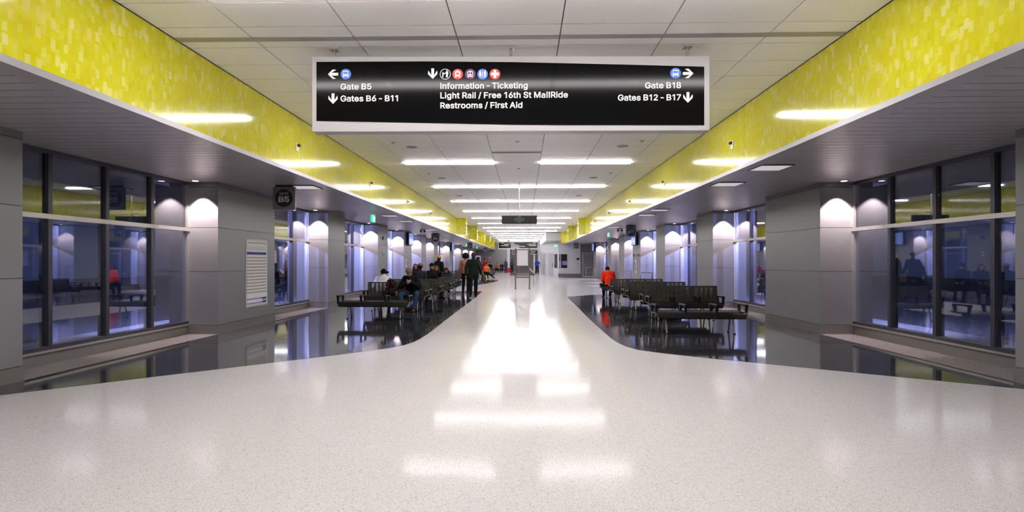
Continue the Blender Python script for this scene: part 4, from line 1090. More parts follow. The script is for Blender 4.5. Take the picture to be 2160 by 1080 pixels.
def troffer(x, y, label):
    t = thing('ceiling_troffer', label, 'light', (x, y, SOFF))
    b = B()
    frame_rect(b, -0.28, 0.28, -0.28, 0.28, 0.02, -0.016, 0.0)
    for v in b.verts:
        v.co = Vector((v.co.x, v.co.z, v.co.y))
    obj('frame', b, 'alu_dark', t)
    b = B()
    box(b, -0.26, 0.26, -0.26, 0.26, -0.012, 0.0)
    obj('diffuser', b, 'troffer', t)
for x, ys, sd in ((-4.72, (11.65, 19.0, 21.6, 27.5, 33.0), 'left'), (4.2, (9.4, 11.4, 17.1, 18.9, 25.5), 'right')):
    for i, y in enumerate(ys):
        troffer(x, y, 'square panel light in the ' + sd + ' soffit, ' + ORD[i] + ' from the viewpoint')

# small devices on the piers
def device(sd, pier_i, fy, z, h, w_, m, name, label, cat, depth=0.03):
    piers = PIERS_L if sd == 'left' else PIERS_R
    a, b_ = piers[pier_i]
    wx = WL if sd == 'left' else WR
    s = 1 if sd == 'left' else -1
    t = thing(name, label, cat, (wx, a + (b_ - a) * fy, z))
    b = B()
    box(b, min(0, s * depth), max(0, s * depth), -w_ / 2, w_ / 2, -h / 2, h / 2)
    obj('case', b, m, t, bevel=0.004)
    b = B()
    box(b, min(s * depth, s * (depth + 0.006)), max(s * depth, s * (depth + 0.006)), -w_ * 0.3, w_ * 0.3, -h * 0.32, h * 0.3)
    obj('face', b, 'black' if m != 'black' else 'alu_dark', t)
device('left', 3, 0.5, 2.50, 0.14, 0.18, 'black', 'wall_speaker', 'small dark speaker high on the pier above the man in white', 'speaker')
device('left', 3, 0.5, 1.80, 0.17, 0.14, 'white', 'card_reader', 'small white plate on the pier above the man in white', 'card reader')
device('left', 4, 0.2, 1.38, 0.38, 0.16, 'white', 'door_control', 'white door control on the pier behind the man in the grey cap', 'door control', 0.05)
device('right', 4, 0.52, 1.20, 0.74, 0.18, 'white', 'extinguisher_cabinet', 'tall white cabinet with a dark slit on the right pier below the television', 'cabinet', 0.06)
device('right', 4, 0.2, 1.80, 0.14, 0.08, 'black', 'card_reader', 'dark card reader on the right pier, nearer of two above the white cabinet', 'card reader')
device('right', 4, 0.88, 1.80, 0.14, 0.08, 'black', 'card_reader', 'dark card reader on the right pier, farther of two above the white cabinet', 'card reader')
device('right', 6, 0.5, 2.45, 0.14, 0.1, 'black', 'wall_speaker', 'small dark speaker high on the pier by the green exit sign on the right', 'speaker')
t = thing('intercom', 'small black intercom on the wall between booth window and far door', 'intercom', (5.1, 52.0, 1.7))
b = B()
box(b, -0.13, 0.13, -0.04, 0, -0.1, 0.1)
obj('case', b, 'black', t)
b = B()
box(b, -0.04, 0.04, -0.03, 0, -0.5, -0.4)
obj('button', b, 'black', t)

for x, y, sd in ((-5.1, 27.3, 'left'), (4.65, 26.7, 'right')):
    t = thing('emergency_light', 'small twin-headed black fixture under the ' + sd + ' soffit', 'light', (x, y, SOFF))
    b = B()
    box(b, -0.12, 0.12, -0.04, 0.04, -0.035, 0.0)
    obj('base', b, 'alu_dark', t, bevel=0.005)
    for k in (-0.09, 0.09):
        b = B()
        cone(b, (k, 0.05, -0.08), (k, -0.06, -0.10), 0.035, 0.055, 18)
        obj('lamp_head', b, 'black', t)

# timetable poster on the near left pier
t = thing('timetable_poster', 'tall white timetable poster with a navy heading on the near left pier', 'poster', (WL, 12.5, 0))
b = B()
ny, nz = 10, 16
for i in range(ny):
    for k in range(nz):
        pass
z0p, z1p, hw = 0.42, 1.98, 0.5
gv = [[b.verts.new((0.006 + 0.018 * (max(0, 0.25 - k / nz) ** 2) * 8 * (i / ny), -hw + 2 * hw * i / ny, z0p + (z1p - z0p) * k / nz)) for k in range(nz + 1)] for i in range(ny + 1)]
for i in range(ny):
    for k in range(nz):
        b.faces.new((gv[i][k], gv[i + 1][k], gv[i + 1][k + 1], gv[i][k + 1]))
po = obj('sheet', b, 'paper', t, smooth=True)
md = po.modifiers.new('thick', 'SOLIDIFY')
md.thickness = 0.003
def prints(rows, m):
    b = B()
    for z, h, ya, yb in rows:
        box(b, 0.009, 0.012, ya, yb, z - h / 2, z + h / 2)
    obj('print', b, m, t)
prints([(1.66, 0.06, -0.47, 0.44)], 'paper_navy')
prints([(1.56 - 0.072 * k, 0.03, -0.47, 0.45) for k in range(12)] + [(1.80 - 0.03 * k, 0.008, -0.47, 0.40) for k in range(3)] + [(1.90, 0.022, -0.4, 0.42)], 'paper_grey')
prints([(0.62, 0.03, -0.47, 0.45), (0.52, 0.03, -0.47, 0.45), (0.57, 0.12, 0.25, 0.45)], 'paper_violet')

# queue rails beside the gate doors
def rail(sd, y, x0, x1, label):
    t = thing('queue_rail', label, 'railing', (0, y, 0))
    r = 0.02
    s = 1 if x1 > x0 else -1
    b = B()
    path(b, [(x0, 0, 0), (x0, 0, 0.86)] + [(x0 + s * 0.08 * (1 - math.cos(a)), 0, 0.86 + 0.08 * math.sin(a)) for a in (0.4, 0.8, 1.2, PI / 2)] + [(x1, 0, 0.94)], r)
    obj('top_rail', b, 'chrome', t, smooth=True)
    b = B()
    path(b, [(x0, 0, 0.52), (x1, 0, 0.52)], r * 0.8)
    obj('mid_rail', b, 'chrome', t, smooth=True)
    b = B()
    path(b, [(x1, 0, 0), (x1, 0, 0.94)], r)
    obj('post', b, 'chrome', t, smooth=True)
rail('right', 25.6, 5.42, 5.96, 'short steel queue rail at the wall behind the right benches, nearest')
rail('right', 30.6, 5.22, 5.95, 'short steel queue rail at the wall below the right television')
rail('right', 39.6, 5.05, 5.90, 'steel queue rail at the wall behind the person in red')
rail('right', 46.9, 5.28, 5.9, 'steel queue rail in front of the far grey door')
rail('left', 54.0, -5.2, -6.1, 'steel queue rail far along the left wall')

# ================================================================== BENCHES
def bench_proto(name, label, has_back):
    W = 1.87
    t = thing(name, label, 'bench', (0, -100, 0))
    sw = W / 3
    b = B()
    box(b, -W / 2 + 0.06, W / 2 - 0.06, -0.05, 0.05, 0.335, 0.40)
    obj('beam', b, 'seat', t, bevel=0.008)
    prof = [(-0.275, 0.335), (-0.262, 0.400), (-0.245, 0.430), (-0.215, 0.446), (-0.16, 0.450), (0.0, 0.438), (0.16, 0.442), (0.255, 0.452),
            (0.262, 0.425), (0.16, 0.412), (0.0, 0.408), (-0.17, 0.405), (-0.215, 0.372), (-0.235, 0.312), (-0.258, 0.312)]
    for k in range(3):
        x0, x1 = -W / 2 + k * sw + 0.004, -W / 2 + (k + 1) * sw - 0.004
        b = B()
        # ends of the row are cut back towards the floor
        prism(b, prof, 'x', x0, x1)
        for v in b.verts:
            if (k == 0 and abs(v.co.x - x0) < 1e-4) or (k == 2 and abs(v.co.x - x1) < 1e-4):
                v.co.x += (0.07 if k == 0 else -0.07) * max(0.0, (0.44 - v.co.z) / 0.13)
        obj('seat', b, 'seat', t, smooth=True)
        if has_back:
            b = B()
            x0 -= 0.002
            x1 += 0.002
            tilt = lambda z: 0.255 + (z - 0.47) * 0.17
            def bar(xa, xb, za, zb, th=0.016):
                v = box(b, xa, xb, 0, th, za, zb)
                for q_ in v:
                    q_.co.y += tilt(q_.co.z)
            ml = 0.085 if k == 0 else 0.05
            mr = 0.085 if k == 2 else 0.05
            zl, zh = 0.490, 0.812
            bar(x0, x1, zh, 0.845)
            bar(x0, x1, 0.455, zl)
            bar(x0, x0 + ml, zl, zh)
            bar(x1 - mr, x1, zl, zh)
            n = 4
            cw = (x1 - x0 - ml - mr) / n
            for c in range(1, n):
                xc = x0 + ml + c * cw
                bar(xc - 0.013, xc + 0.013, zl, zh)
            for c in range(n):
                for r_ in range(13):
                    zz = zl + (zh - zl) * (r_ + 0.5) / 13
                    bar(x0 + ml + c * cw + 0.010, x0 + ml + (c + 1) * cw - 0.010, zz - 0.0065, zz + 0.0065, 0.012)
            obj('backrest', b, 'back', t)
    for k in range(4):
        x = -W / 2 + k * sw
        x = max(-W / 2 + 0.03, min(W / 2 - 0.03, x))
        b = B()
        out = [(-0.215, 0.445), (-0.165, 0.445), (-0.178, 0.53), (-0.165, 0.565), (-0.08, 0.572), (0.10, 0.572), (0.16, 0.562), (0.15, 0.50), (0.135, 0.445), (0.185, 0.445), (0.21, 0.53), (0.235, 0.595),
               (0.10, 0.605), (-0.10, 0.605), (-0.235, 0.612), (-0.262, 0.595), (-0.225, 0.53)]
        prism(b, out, 'x', x - 0.026, x + 0.026)
        obj('armrest', b, 'seat', t, bevel=0.006)
    for sx in (-0.68, 0.68):
        for sy in (-1, 1):
            b = B()
            path(b, [(sx, sy * 0.055, 0.36), (sx, sy * 0.085, 0.30), (sx, sy * 0.165, 0.02)], 0.017, 12)
            l = obj('leg', b, 'leg', t, smooth=True)
            b = B()
            disc(b, (sx, sy * 0.17, 0.011), 0.026, 0.022, 'z', 18)
            obj('foot', b, 'black', l)
    return t
flat = bench_proto('flat_bench', 'x', False)
backed = bench_proto('backed_bench', 'x', True)
XR, XL = 3.58, -3.86
flat.location = (XR, 11.32, 0)
flat['label'] = 'dark backless three-seat bench nearest on the right'
dup(flat, (XL, 14.05, 0), 'dark backless three-seat bench nearest on the left')
dup(flat, (3.98, 21.95, 0), 'dark backless bench under the person in red, farthest row on the right')
first_b = True
XRB = 4.03
rows_r = [(14.15, 'first'), (16.9, 'second'), (19.65, 'third')]
rows_l = [(16.6, 'first'), (19.3, 'second'), (22.0, 'third'), (24.7, 'fourth')]
def row(x, y, label, rz=0):
    global first_b
    if first_b:
        backed.location = (x, y, 0)
        backed.rotation_euler = (0, 0, rz)
        backed['label'] = label
        first_b = False
    else:
        dup(backed, (x, y, 0), label, rz)
for yb, o_ in rows_r:
    row(XRB, yb - 0.30, 'slotted metal three-seat bench facing the viewpoint, ' + o_ + ' backed row on the right')
    row(XRB, yb + 0.40, 'slotted metal three-seat bench facing away, back to back with the ' + o_ + ' row on the right', PI)
for yb, o_ in rows_l:
    row(XL, yb - 0.30, 'slotted metal three-seat bench facing the viewpoint, ' + o_ + ' backed row on the left')
    row(XL, yb + 0.40, 'slotted metal three-seat bench facing away, back to back with the ' + o_ + ' row on the left', PI)
row(-4.1, 35.5, 'distant three-seat bench in the second dark floor field on the left, nearer')
row(-4.1, 39.4, 'distant three-seat bench under the seated person in a red and violet top')
row(-5.0, 70.0, 'distant bench under the group waiting at the far left end')

# ================================================================== FREESTANDING BOARD, BARRICADE, WET-FLOOR SIGN
t = thing('notice_board', 'freestanding bronze board with a blank white sheet and louvred lower half in mid hall', 'notice board', (-0.10, 29.0, 0))
for sx in (-1, 1):
    b = B()
    box(b, sx * 0.37 - 0.03, sx * 0.37 + 0.03, -0.04, 0.04, 0.0, 2.17)
    p = obj('post', b, 'bronze', t, bevel=0.004)
    b = B()
    box(b, sx * 0.37 - 0.07, sx * 0.37 + 0.07, -0.09, 0.09, 0.0, 0.02)
    obj('foot_plate', b, 'bronze', p)
b = B()
frame_rect(b, -0.34, 0.34, 1.20, 2.12, 0.045, -0.03, 0.03)
obj('board_frame', b, 'bronze', t)
b = B()
box(b, -0.295, 0.295, -0.012, 0.012, 1.245, 2.075)
obj('white_sheet', b, 'paper', t)
b = B()
for k in range(11):
    z = 0.70 + k * 0.045
    v = box(b, -0.34, 0.34, -0.02, 0.02, z, z + 0.03)
    for q_ in v[4:]:
        q_.co.y += 0.02
obj('louvre', b, 'bronze', t)
b = B()
box(b, -0.34, 0.34, -0.025, 0.025, 0.60, 0.655)
obj('cross_rail', b, 'bronze', t)
b = B()
for sx in (-1, 1):
    prism(b, [(sx * 0.40, 1.02), (sx * 0.40, 0.72), (sx * 0.66, 0.72), (sx * 0.66, 0.79)], 'y', 0.02, 0.3)
obj('side_tray', b, 'bronze', t)
t = thing('barricade', 'orange and white striped barrier leaning behind the freestanding board', 'barrier', (0.46, 33.0, 0))
bA = B()
bB = B()
for k in range(7):
    x0, x1 = -0.16 + k * 0.046, -0.16 + (k + 1) * 0.046
    zt = 1.12 - k * 0.052
    prism(bA if k % 2 == 0 else bB, [(x0, zt), (x1, zt - 0.052), (x1, zt - 0.19), (x0, zt - 0.138)], 'y', 0, 0.04)
obj('orange_stripe', bA, 'orange', t)
obj('white_stripe', bB, 'paper', t)
b = B()
cone(b, (-0.13, 0.06, 0.0), (-0.13, 0.06, 1.02), 0.018, 0.018)
cone(b, (0.12, 0.06, 0.0), (0.12, 0.06, 0.74), 0.018, 0.018)
obj('stand', b, 'bronze', t)
t = thing('wet_floor_sign', 'yellow folding wet floor sign standing far along the left', 'sign', (-4.25, 62.0, 0), 0.35)
for s in (-1, 1):
    b = B()
    v = []
    prism(b, [(-0.2, 0.0), (0.2, 0.0), (0.13, 0.62), (-0.13, 0.62)], 'y', -0.01, 0.01)
    for q_ in b.verts:
        q_.co.y += s * (0.62 - q_.co.z) * 0.35 + s * 0.01
    obj('panel', b, 'yellow', t)
b = B()
prism(b, [(-0.06, 0.22), (0.06, 0.22), (0.0, 0.36)], 'y', -0.16, -0.15)
obj('warning_mark', b, 'black', t)
t = thing('information_kiosk', 'slim dark upright kiosk with a violet screen beyond the standing pair', 'kiosk', (-3.95, 46.5, 0))
b = B()
box(b, -0.2, 0.2, -0.1, 0.1, 0.0, 1.95)
obj('kiosk_body', b, 'booth', t, bevel=0.02)
b = B()
box(b, -0.15, 0.15, -0.115, -0.1, 1.1, 1.85)
obj('screen', b, 'dark_glass', t)

# ================================================================== PEOPLE
SKIN = mat('skin', (0.42, 0.22, 0.155), 0.5)
SKIN_DARK = mat('dark_skin', (0.13, 0.065, 0.04), 0.5)
CL = {}
def cloth(name, col, rough=0.85):
    if name not in CL:
        CL[name] = mat(name, col, rough, spec=0.06)
    return CL[name]

def remesh(bm, voxel, smooth=4):
    me = bpy.data.meshes.new('tmp')
    bm.to_mesh(me)
    bm.free()
    o = bpy.data.objects.new('tmp', me)
    COL.objects.link(o)
    r = o.modifiers.new('r', 'REMESH')
    r.mode = 'VOXEL'
    r.voxel_size = voxel
    s = o.modifiers.new('s', 'SMOOTH')
    s.factor = 0.5
    s.iterations = smooth
    bpy.context.view_layer.update()
    out = bpy.data.meshes.new_from_object(o.evaluated_get(bpy.context.evaluated_depsgraph_get()))
    bpy.data.objects.remove(o)
    bpy.data.meshes.remove(me)
    out.polygons.foreach_set('use_smooth', [True] * len(out.polygons))
    return out

def two_bone(a, c, l1, l2, pole):
    a, c, pole = Vector(a), Vector(c), Vector(pole)
    d = c - a
    L = min(d.length, (l1 + l2) * 0.999)
    dn = d.normalized()
    c = a + dn * L
    k = (l1 * l1 - l2 * l2 + L * L) / (2 * L)
    h = math.sqrt(max(0.0, l1 * l1 - k * k))
    p = pole - dn * pole.dot(dn)
    p = p.normalized() if p.length > 1e-5 else dn.orthogonal().normalized()
    return a + dn * k + p * h, c

def person(label, loc, rz, pose, wear, voxel=0.009, scale=1.0, group=None):
    """A figure facing local -Y. pose gives pelvis, lean, head tilt and the hand and ankle targets; wear gives the clothes."""
    t = thing('person', label, 'person', loc, rz, group)
    t.scale = (scale, scale, scale)
    skin = wear.get('skin', SKIN)
    P = Vector(pose['pelvis'])
    lean, bend = pose.get('lean', 0.05), pose.get('bend', 0.05)
    head, yaw = pose.get('head', 0.1), pose.get('yaw', 0.0)
    u1 = Vector((0, -math.sin(lean), math.cos(lean)))
    u2 = Vector((0, -math.sin(lean + bend), math.cos(lean + bend)))
    waist = P + u1 * 0.17
    chest = waist + u2 * 0.19
    neck = chest + u2 * 0.165
    un = Vector((0, -math.sin(lean + bend + head * 0.5), math.cos(lean + bend + head * 0.5)))
    Rh = Matrix.Rotation(yaw, 3, 'Z') @ Matrix.Rotation(head, 3, 'X')
    fh, uh, rh = Rh @ Vector((0, -1, 0)), Rh @ Vector((0, 0, 1)), Rh @ Vector((1, 0, 0))
    hc = neck + un * 0.075 + uh * 0.085 + fh * 0.015
    T = Matrix.Rotation(lean + bend, 3, 'X')
    T1 = Matrix.Rotation(lean, 3, 'X')
    fat = wear.get('fat', 1.0)
    sh, el, wr, hip, kn, an = {}, {}, {}, {}, {}, {}
    for s in (-1, 1):
        sh[s] = chest + u2 * 0.095 + Vector((s * 0.175, 0, 0))
        el[s], wr[s] = two_bone(sh[s], pose['wrist'][s], 0.29, 0.26, pose.get('elbow', {}).get(s, (s * 0.5, 0.6, -0.5)))
        hip[s] = P + Vector((s * 0.092, 0, -0.02))
        kn[s], an[s] = two_bone(hip[s], pose['ankle'][s], 0.44, 0.425, pose.get('knee', {}).get(s, (s * 0.12, -1, 0.3)))
    toe = {s: Vector(pose.get('toe', {}).get(s, (s * 0.12, -1, 0))).normalized() for s in (-1, 1)}

    def torso(b, g, hips=True):
        if hips:
            ball(b, P, (0.165 * fat + g, 0.115 * fat + g, 0.115 + g), 3, T1)
        ball(b, waist, (0.145 * fat + g, 0.108 * fat + g, 0.13 + g), 3, T1)
        ball(b, chest, (0.165 * fat + g, 0.118 * fat + g, 0.165 + g), 3, T)
        ball(b, chest + u2 * 0.09, (0.165 + g, 0.088 + g, 0.075 + g), 3, T)
        for s in (-1, 1):
            ball(b, sh[s], 0.062 + g, 2)
    def arms(b, g, frac=1.0):
        for s in (-1, 1):
            if frac >= 1:
                cap(b, sh[s], el[s], 0.055 + g, 0.043 + g)
                cap(b, el[s], wr[s], 0.044 + g, 0.029 + g * 0.8)
            else:
                cap(b, sh[s], sh[s].lerp(el[s], frac * 1.3), 0.056 + g, 0.05 + g)
    def legs(b, g):
        for s in (-1, 1):
            cap(b, hip[s], kn[s], 0.086 * (0.6 + 0.4 * fat) + g, 0.056 + g)
            cap(b, kn[s], kn[s].lerp(an[s], 0.35), 0.055 + g, 0.058 + g)
            cap(b, kn[s].lerp(an[s], 0.35), an[s] + (kn[s] - an[s]).normalized() * 0.02, 0.058 + g, 0.040 + g)
    # ---- body
    b = B()
    torso(b, 0.0)
    arms(b, 0.0)
    legs(b, 0.0)
    cap(b, neck - un * 0.05, neck + un * 0.09, 0.062, 0.054)
    ball(b, hc + uh * 0.02, (0.076, 0.096, 0.098), 3, Rh)
    ball(b, hc - uh * 0.045 + fh * 0.028, (0.060, 0.066, 0.075), 3, Rh)
    ball(b, hc - uh * 0.098 + fh * 0.066, (0.026, 0.022, 0.020), 2, Rh)
    ball(b, hc + uh * 0.022 + fh * 0.078, (0.055, 0.022, 0.018), 2, Rh)
    cap(b, hc + uh * 0.005 + fh * 0.094, hc - uh * 0.032 + fh * 0.110, 0.010, 0.015)
    ball(b, hc - uh * 0.066 + fh * 0.086, (0.026, 0.013, 0.012), 2, Rh)
    for s in (-1, 1):
        ball(b, hc + rh * s * 0.078 - uh * 0.012 - fh * 0.004, (0.012, 0.020, 0.032), 2, Rh)
        ball(b, hc + rh * s * 0.042 - uh * 0.020 + fh * 0.072, (0.022, 0.018, 0.018), 2, Rh)
    for s in (-1, 1):
        fd = (wr[s] - el[s]).normalized()
        hd = Vector(pose.get('hand_dir', {}).get(s, fd)).normalized()
        nr = Vector(pose.get('palm', {}).get(s, (-s, 0, 0)))
        nr = (nr - hd * nr.dot(hd)).normalized()
        sd = hd.cross(nr).normalized()
        if sd.dot(Vector((0, -1, 0.4))) < 0:      # thumb side looks forward and up
            sd = -sd
        curl = pose.get('curl', {}).get(s, 0.35)
        w_ = wr[s]
        for q_ in (-0.028, -0.010, 0.010, 0.028):
            cap(b, w_ + sd * q_ * 0.6, w_ + hd * 0.085 + sd * q_, 0.017, 0.0135, 1)
        for q_, L in ((0.031, 0.074), (0.011, 0.084), (-0.010, 0.078), (-0.029, 0.060)):
            p = w_ + hd * 0.088 + sd * q_
            d = hd.copy()
            for j, fr_ in enumerate((0.42, 0.33, 0.25)):
                ca = curl * (0.8 + 0.5 * j)
                d = (d * math.cos(ca) + nr * math.sin(ca)).normalized()
                nx = p + d * L * fr_
                cap(b, p, nx, 0.0100 - 0.001 * j, 0.0092 - 0.001 * j, 1)
                p = nx
        p = w_ + hd * 0.025 + sd * 0.026
        d = (hd * 0.6 + sd * 0.65 + nr * 0.3).normalized()
        for j, L in enumerate((0.040, 0.034, 0.026)):
            nx = p + d * L
            cap(b, p, nx, 0.0135 - 0.0015 * j, 0.012 - 0.0015 * j, 1)
            p = nx
            d = (d + hd * 0.35 + nr * 0.25 * curl).normalized()
        cap(b, an[s], an[s] + Vector((0, 0, -0.03)), 0.04, 0.04)
        cap(b, an[s] + toe[s] * -0.03 + Vector((0, 0, -0.045)), an[s] + toe[s] * 0.13 + Vector((0, 0, -0.052)), 0.036, 0.030)
    me = remesh(b, voxel)
    link('body', me, skin, t)
    vox2 = max(voxel, 0.011)
    # ---- clothing
    b = B()
    legs(b, 0.016)
    ball(b, P, (0.165 * fat + 0.016, 0.115 * fat + 0.018, 0.125), 3, T1)
    link('trousers', remesh(b, vox2), wear['trousers'], t)
    b = B()
    g = wear.get('bulk', 0.018)
    torso(b, g, False)
    hem = wear.get('hem', 0.07)
    bmesh.ops.create_cone(b, cap_ends=True, segments=32, radius1=1.0, radius2=0.94, depth=0.22 + hem,
                          matrix=Matrix.Translation(P + u1 * (0.11 - hem / 2)) @ T1.to_4x4() @ Matrix.Diagonal((0.158 * fat + g, 0.113 * fat + g, 1, 1)))
    arms(b, g, wear.get('sleeve', 1.0))
    if wear.get('coat'):
        for s in (-1, 1):
            cap(b, P + Vector((s * 0.07, 0, 0)), P.lerp(kn[s], wear['coat']) + Vector((s * 0.05, 0, 0)), 0.14, 0.125)
    if wear.get('collar', True):
        cap(b, neck - un * 0.03, neck + un * 0.045, 0.082, 0.072)
    if wear.get('hood'):
        ball(b, neck + u2 * 0.02 - fh * 0.06, (0.11, 0.07, 0.08), 2, T)
    link(wear.get('top_name', 'jacket'), remesh(b, vox2, 7), wear['top'], t)
    for s in (-1, 1):
        b = B()
        up = an[s] + (kn[s] - an[s]).normalized() * (0.10 if wear.get('boots') else 0.03)
        cap(b, an[s], up, 0.050, 0.052)
        cap(b, an[s], an[s] + Vector((0, 0, -0.036)), 0.046, 0.044)
        cap(b, an[s] + toe[s] * -0.035 + Vector((0, 0, -0.043)), an[s] + toe[s] * 0.145 + Vector((0, 0, -0.048)), 0.042, 0.036)
        link('shoe', remesh(b, vox2), wear['shoes'], t)
    # ---- eyes, brows, mouth
    if wear.get('face', True):
        for s in (-1, 1):
            b = B()
            ball(b, hc + rh * s * 0.032 + fh * 0.0915 + uh * 0.002, (0.013, 0.006, 0.006), 2, Rh)
            obj('eye', b, cloth('eye_dark', (0.02, 0.015, 0.012), 0.3), t, True)
            b = B()
            ball(b, hc + rh * s * 0.033 + fh * 0.096 + uh * 0.026, (0.019, 0.006, 0.004), 2, Rh)
            obj('eyebrow', b, wear.get('hair', cloth('hair_brown', (0.035, 0.02, 0.012))), t, True)
        b = B()
        ball(b, hc - uh * 0.068 + fh * 0.0955, (0.022, 0.006, 0.005), 2, Rh)
        obj('mouth', b, cloth('lip', (0.30, 0.10, 0.085), 0.5), t, True)
        if wear.get('beard'):
            b = B()
            ball(b, hc - uh * 0.078 + fh * 0.045, (0.062, 0.062, 0.052), 3, Rh)
            obj('beard', b, wear['beard'], t, True)
    # ---- hair and headwear
    hair = wear.get('hair', cloth('hair_brown', (0.035, 0.02, 0.012)))
    style = wear.get('style', 'short')
    b = B()
    if style == 'afro':
        for k in range(46):
            a, z = k * 2.399, 1 - 2 * (k + 0.5) / 46
            rr = math.sqrt(1 - z * z)
            d = Vector((rr * math.cos(a), rr * math.sin(a), z))
            if d.dot(fh) > 0.55 and d.z < 0.35:
                continue
            if d.z < -0.72:
                continue
            ball(b, hc + uh * 0.035 - fh * 0.02 + d * 0.105, 0.058, 2)
        ball(b, hc + uh * 0.04 - fh * 0.03, 0.125, 3)
        hm = remesh(b, 0.012, 2)
        link('hair', hm, hair, t)
    elif style != 'bald':
        ball(b, hc + uh * 0.034 - fh * 0.014, (0.086, 0.100, 0.096), 3, Rh)
        if style == 'long':
            for k in range(9):
                a = (k / 8 - 0.5) * PI * 1.25
                d = rh * math.sin(a) - fh * math.cos(a)
                cap(b, hc + d * 0.075 + uh * 0.02, hc + d * 0.098 - uh * 0.12, 0.028, 0.03)
                cap(b, hc + d * 0.098 - uh * 0.12, hc + d * 0.10 - uh * 0.22, 0.03, 0.018)
        else:
            ball(b, hc - fh * 0.035 - uh * 0.01, (0.078, 0.068, 0.075), 3, Rh)
        hm = remesh(b, 0.010, 3)
        # clear the face
        bm2 = B()
        bm2.from_mesh(hm)
        kill = [v for v in bm2.verts if (v.co - hc).dot(fh) > 0.048 and (v.co - hc).dot(uh) < 0.055 and abs((v.co - hc).dot(rh)) < 0.072]
        bmesh.ops.delete(bm2, geom=kill, context='VERTS')
        bm2.to_mesh(hm)
        bm2.free()
        link('hair', hm, hair, t)
    if wear.get('cap'):
        kind, cm = wear['cap']
        b = B()
        vs = ball(b, hc + uh * 0.044 - fh * 0.006, (0.094, 0.114, 0.104), 4, Rh)
        cut = 0.028 if kind != 'baseball' else 0.045
        bmesh.ops.delete(b, geom=[v for v in b.verts if (v.co - hc).dot(uh) < cut - 0.02], context='VERTS')
        if kind == 'beanie':
            pass
        h = obj('hat' if kind == 'baseball' else 'knit_cap', b, cm, t, True)
        md = h.modifiers.new('t', 'SOLIDIFY')
        md.thickness = 0.006
        if kind == 'beanie':
            b = B()
            n = 28
            for i in range(n):
                a0, a1 = 2 * PI * i / n, 2 * PI * (i + 1) / n
                f = lambda a: hc + rh * math.cos(a) * 0.088 + fh * (math.sin(a) * 0.107 - 0.006)
                cap(b, f(a0) + uh * 0.034, f(a1) + uh * 0.034, 0.015, 0.015, 1)
                cap(b, f(a0) + uh * 0.052, f(a1) + uh * 0.052, 0.014, 0.014, 1)
            c = obj('knit_cap_cuff', b, wear.get('cuff', cm), t, True)
            if wear.get('stripes'):
                for kk, (zz, col) in enumerate(wear['stripes']):
                    b = B()
                    n2 = 24
                    k_ = math.sqrt(max(0.05, 1 - (zz / 0.104) ** 2)) * 1.03
                    for i in range(n2):
                        a0, a1 = 2 * PI * i / n2, 2 * PI * (i + 1) / n2
                        f = lambda a: hc + uh * (0.044 + zz) + rh * math.cos(a) * 0.094 * k_ + fh * (math.sin(a) * 0.114 * k_ - 0.006)
                        cap(b, f(a0), f(a1), 0.008, 0.008, 1)
                    obj('knit_stripe', b, col, h, True)
        else:
            va = wear.get('visor', 0.0)
            vd = Matrix.Rotation(va, 3, uh) @ fh
            vr = vd.cross(uh)
            b = B()
            top = [hc + uh * 0.050 + vd * 0.095 * math.cos(a) * 1.05 + vr * 0.088 * math.sin(a) for a in [(-1 + 2 * i / 10) * 1.35 for i in range(11)]]
            outp = [hc + uh * 0.040 + vd * (0.10 + 0.075 * math.cos(a)) + vr * 0.085 * math.sin(a) for a in [(-1 + 2 * i / 10) * 1.45 for i in range(11)]]
            va_ = [b.verts.new(p) for p in top]
            vb_ = [b.verts.new(p) for p in outp]
            for i in range(10):
                b.faces.new((va_[i], va_[i + 1], vb_[i + 1], vb_[i]))
            v_ = obj('visor', b, cm, h, True)
            md = v_.modifiers.new('t', 'SOLIDIFY')
            md.thickness = 0.006
    return t, dict(wr=wr, hc=hc, fh=fh, uh=uh, rh=rh, P=P, chest=chest, sh=sh)

def sit(**kw):
    p = dict(pelvis=(0, 0.03, 0.555), lean=0.1, bend=0.15, head=0.25, ankle={-1: (-0.13, -0.46, 0.085), 1: (0.13, -0.44, 0.085)},
             wrist={-1: (-0.12, -0.32, 0.66), 1: (0.12, -0.32, 0.66)})
    p.update(kw)
    return p

black_c = cloth('black_cloth', (0.010, 0.010, 0.012))
char_c = cloth('charcoal_cloth', (0.028, 0.028, 0.032))
jeans = cloth('blue_denim', (0.035, 0.06, 0.13))
white_c = cloth('white_cotton', (0.74, 0.72, 0.72))
brown_sh = cloth('brown_leather', (0.10, 0.05, 0.025), 0.5)
black_sh = cloth('black_leather', (0.012, 0.011, 0.011), 0.4)
grey_c = cloth('grey_knit', (0.16, 0.155, 0.15))
green_c = cloth('dark_green_cloth', (0.010, 0.016, 0.012))
red_c = cloth('red_cloth', (0.78, 0.035, 0.012))
dred_c = cloth('dark_red_cloth', (0.30, 0.02, 0.02))
yellow_c = cloth('mustard_knit', (0.62, 0.36, 0.02))
blue_c = cloth('royal_blue_cloth', (0.03, 0.05, 0.35))
navy_c = cloth('navy_cloth', (0.012, 0.016, 0.05))
ging = cloth('ginger_hair', (0.20, 0.055, 0.018), 0.6)
black_h = cloth('black_hair', (0.008, 0.007, 0.006), 0.6)
dark_h = cloth('dark_reddish_hair', (0.055, 0.014, 0.012), 0.6)
plaid = cloth('orange_brown_plaid', (0.30, 0.12, 0.07))
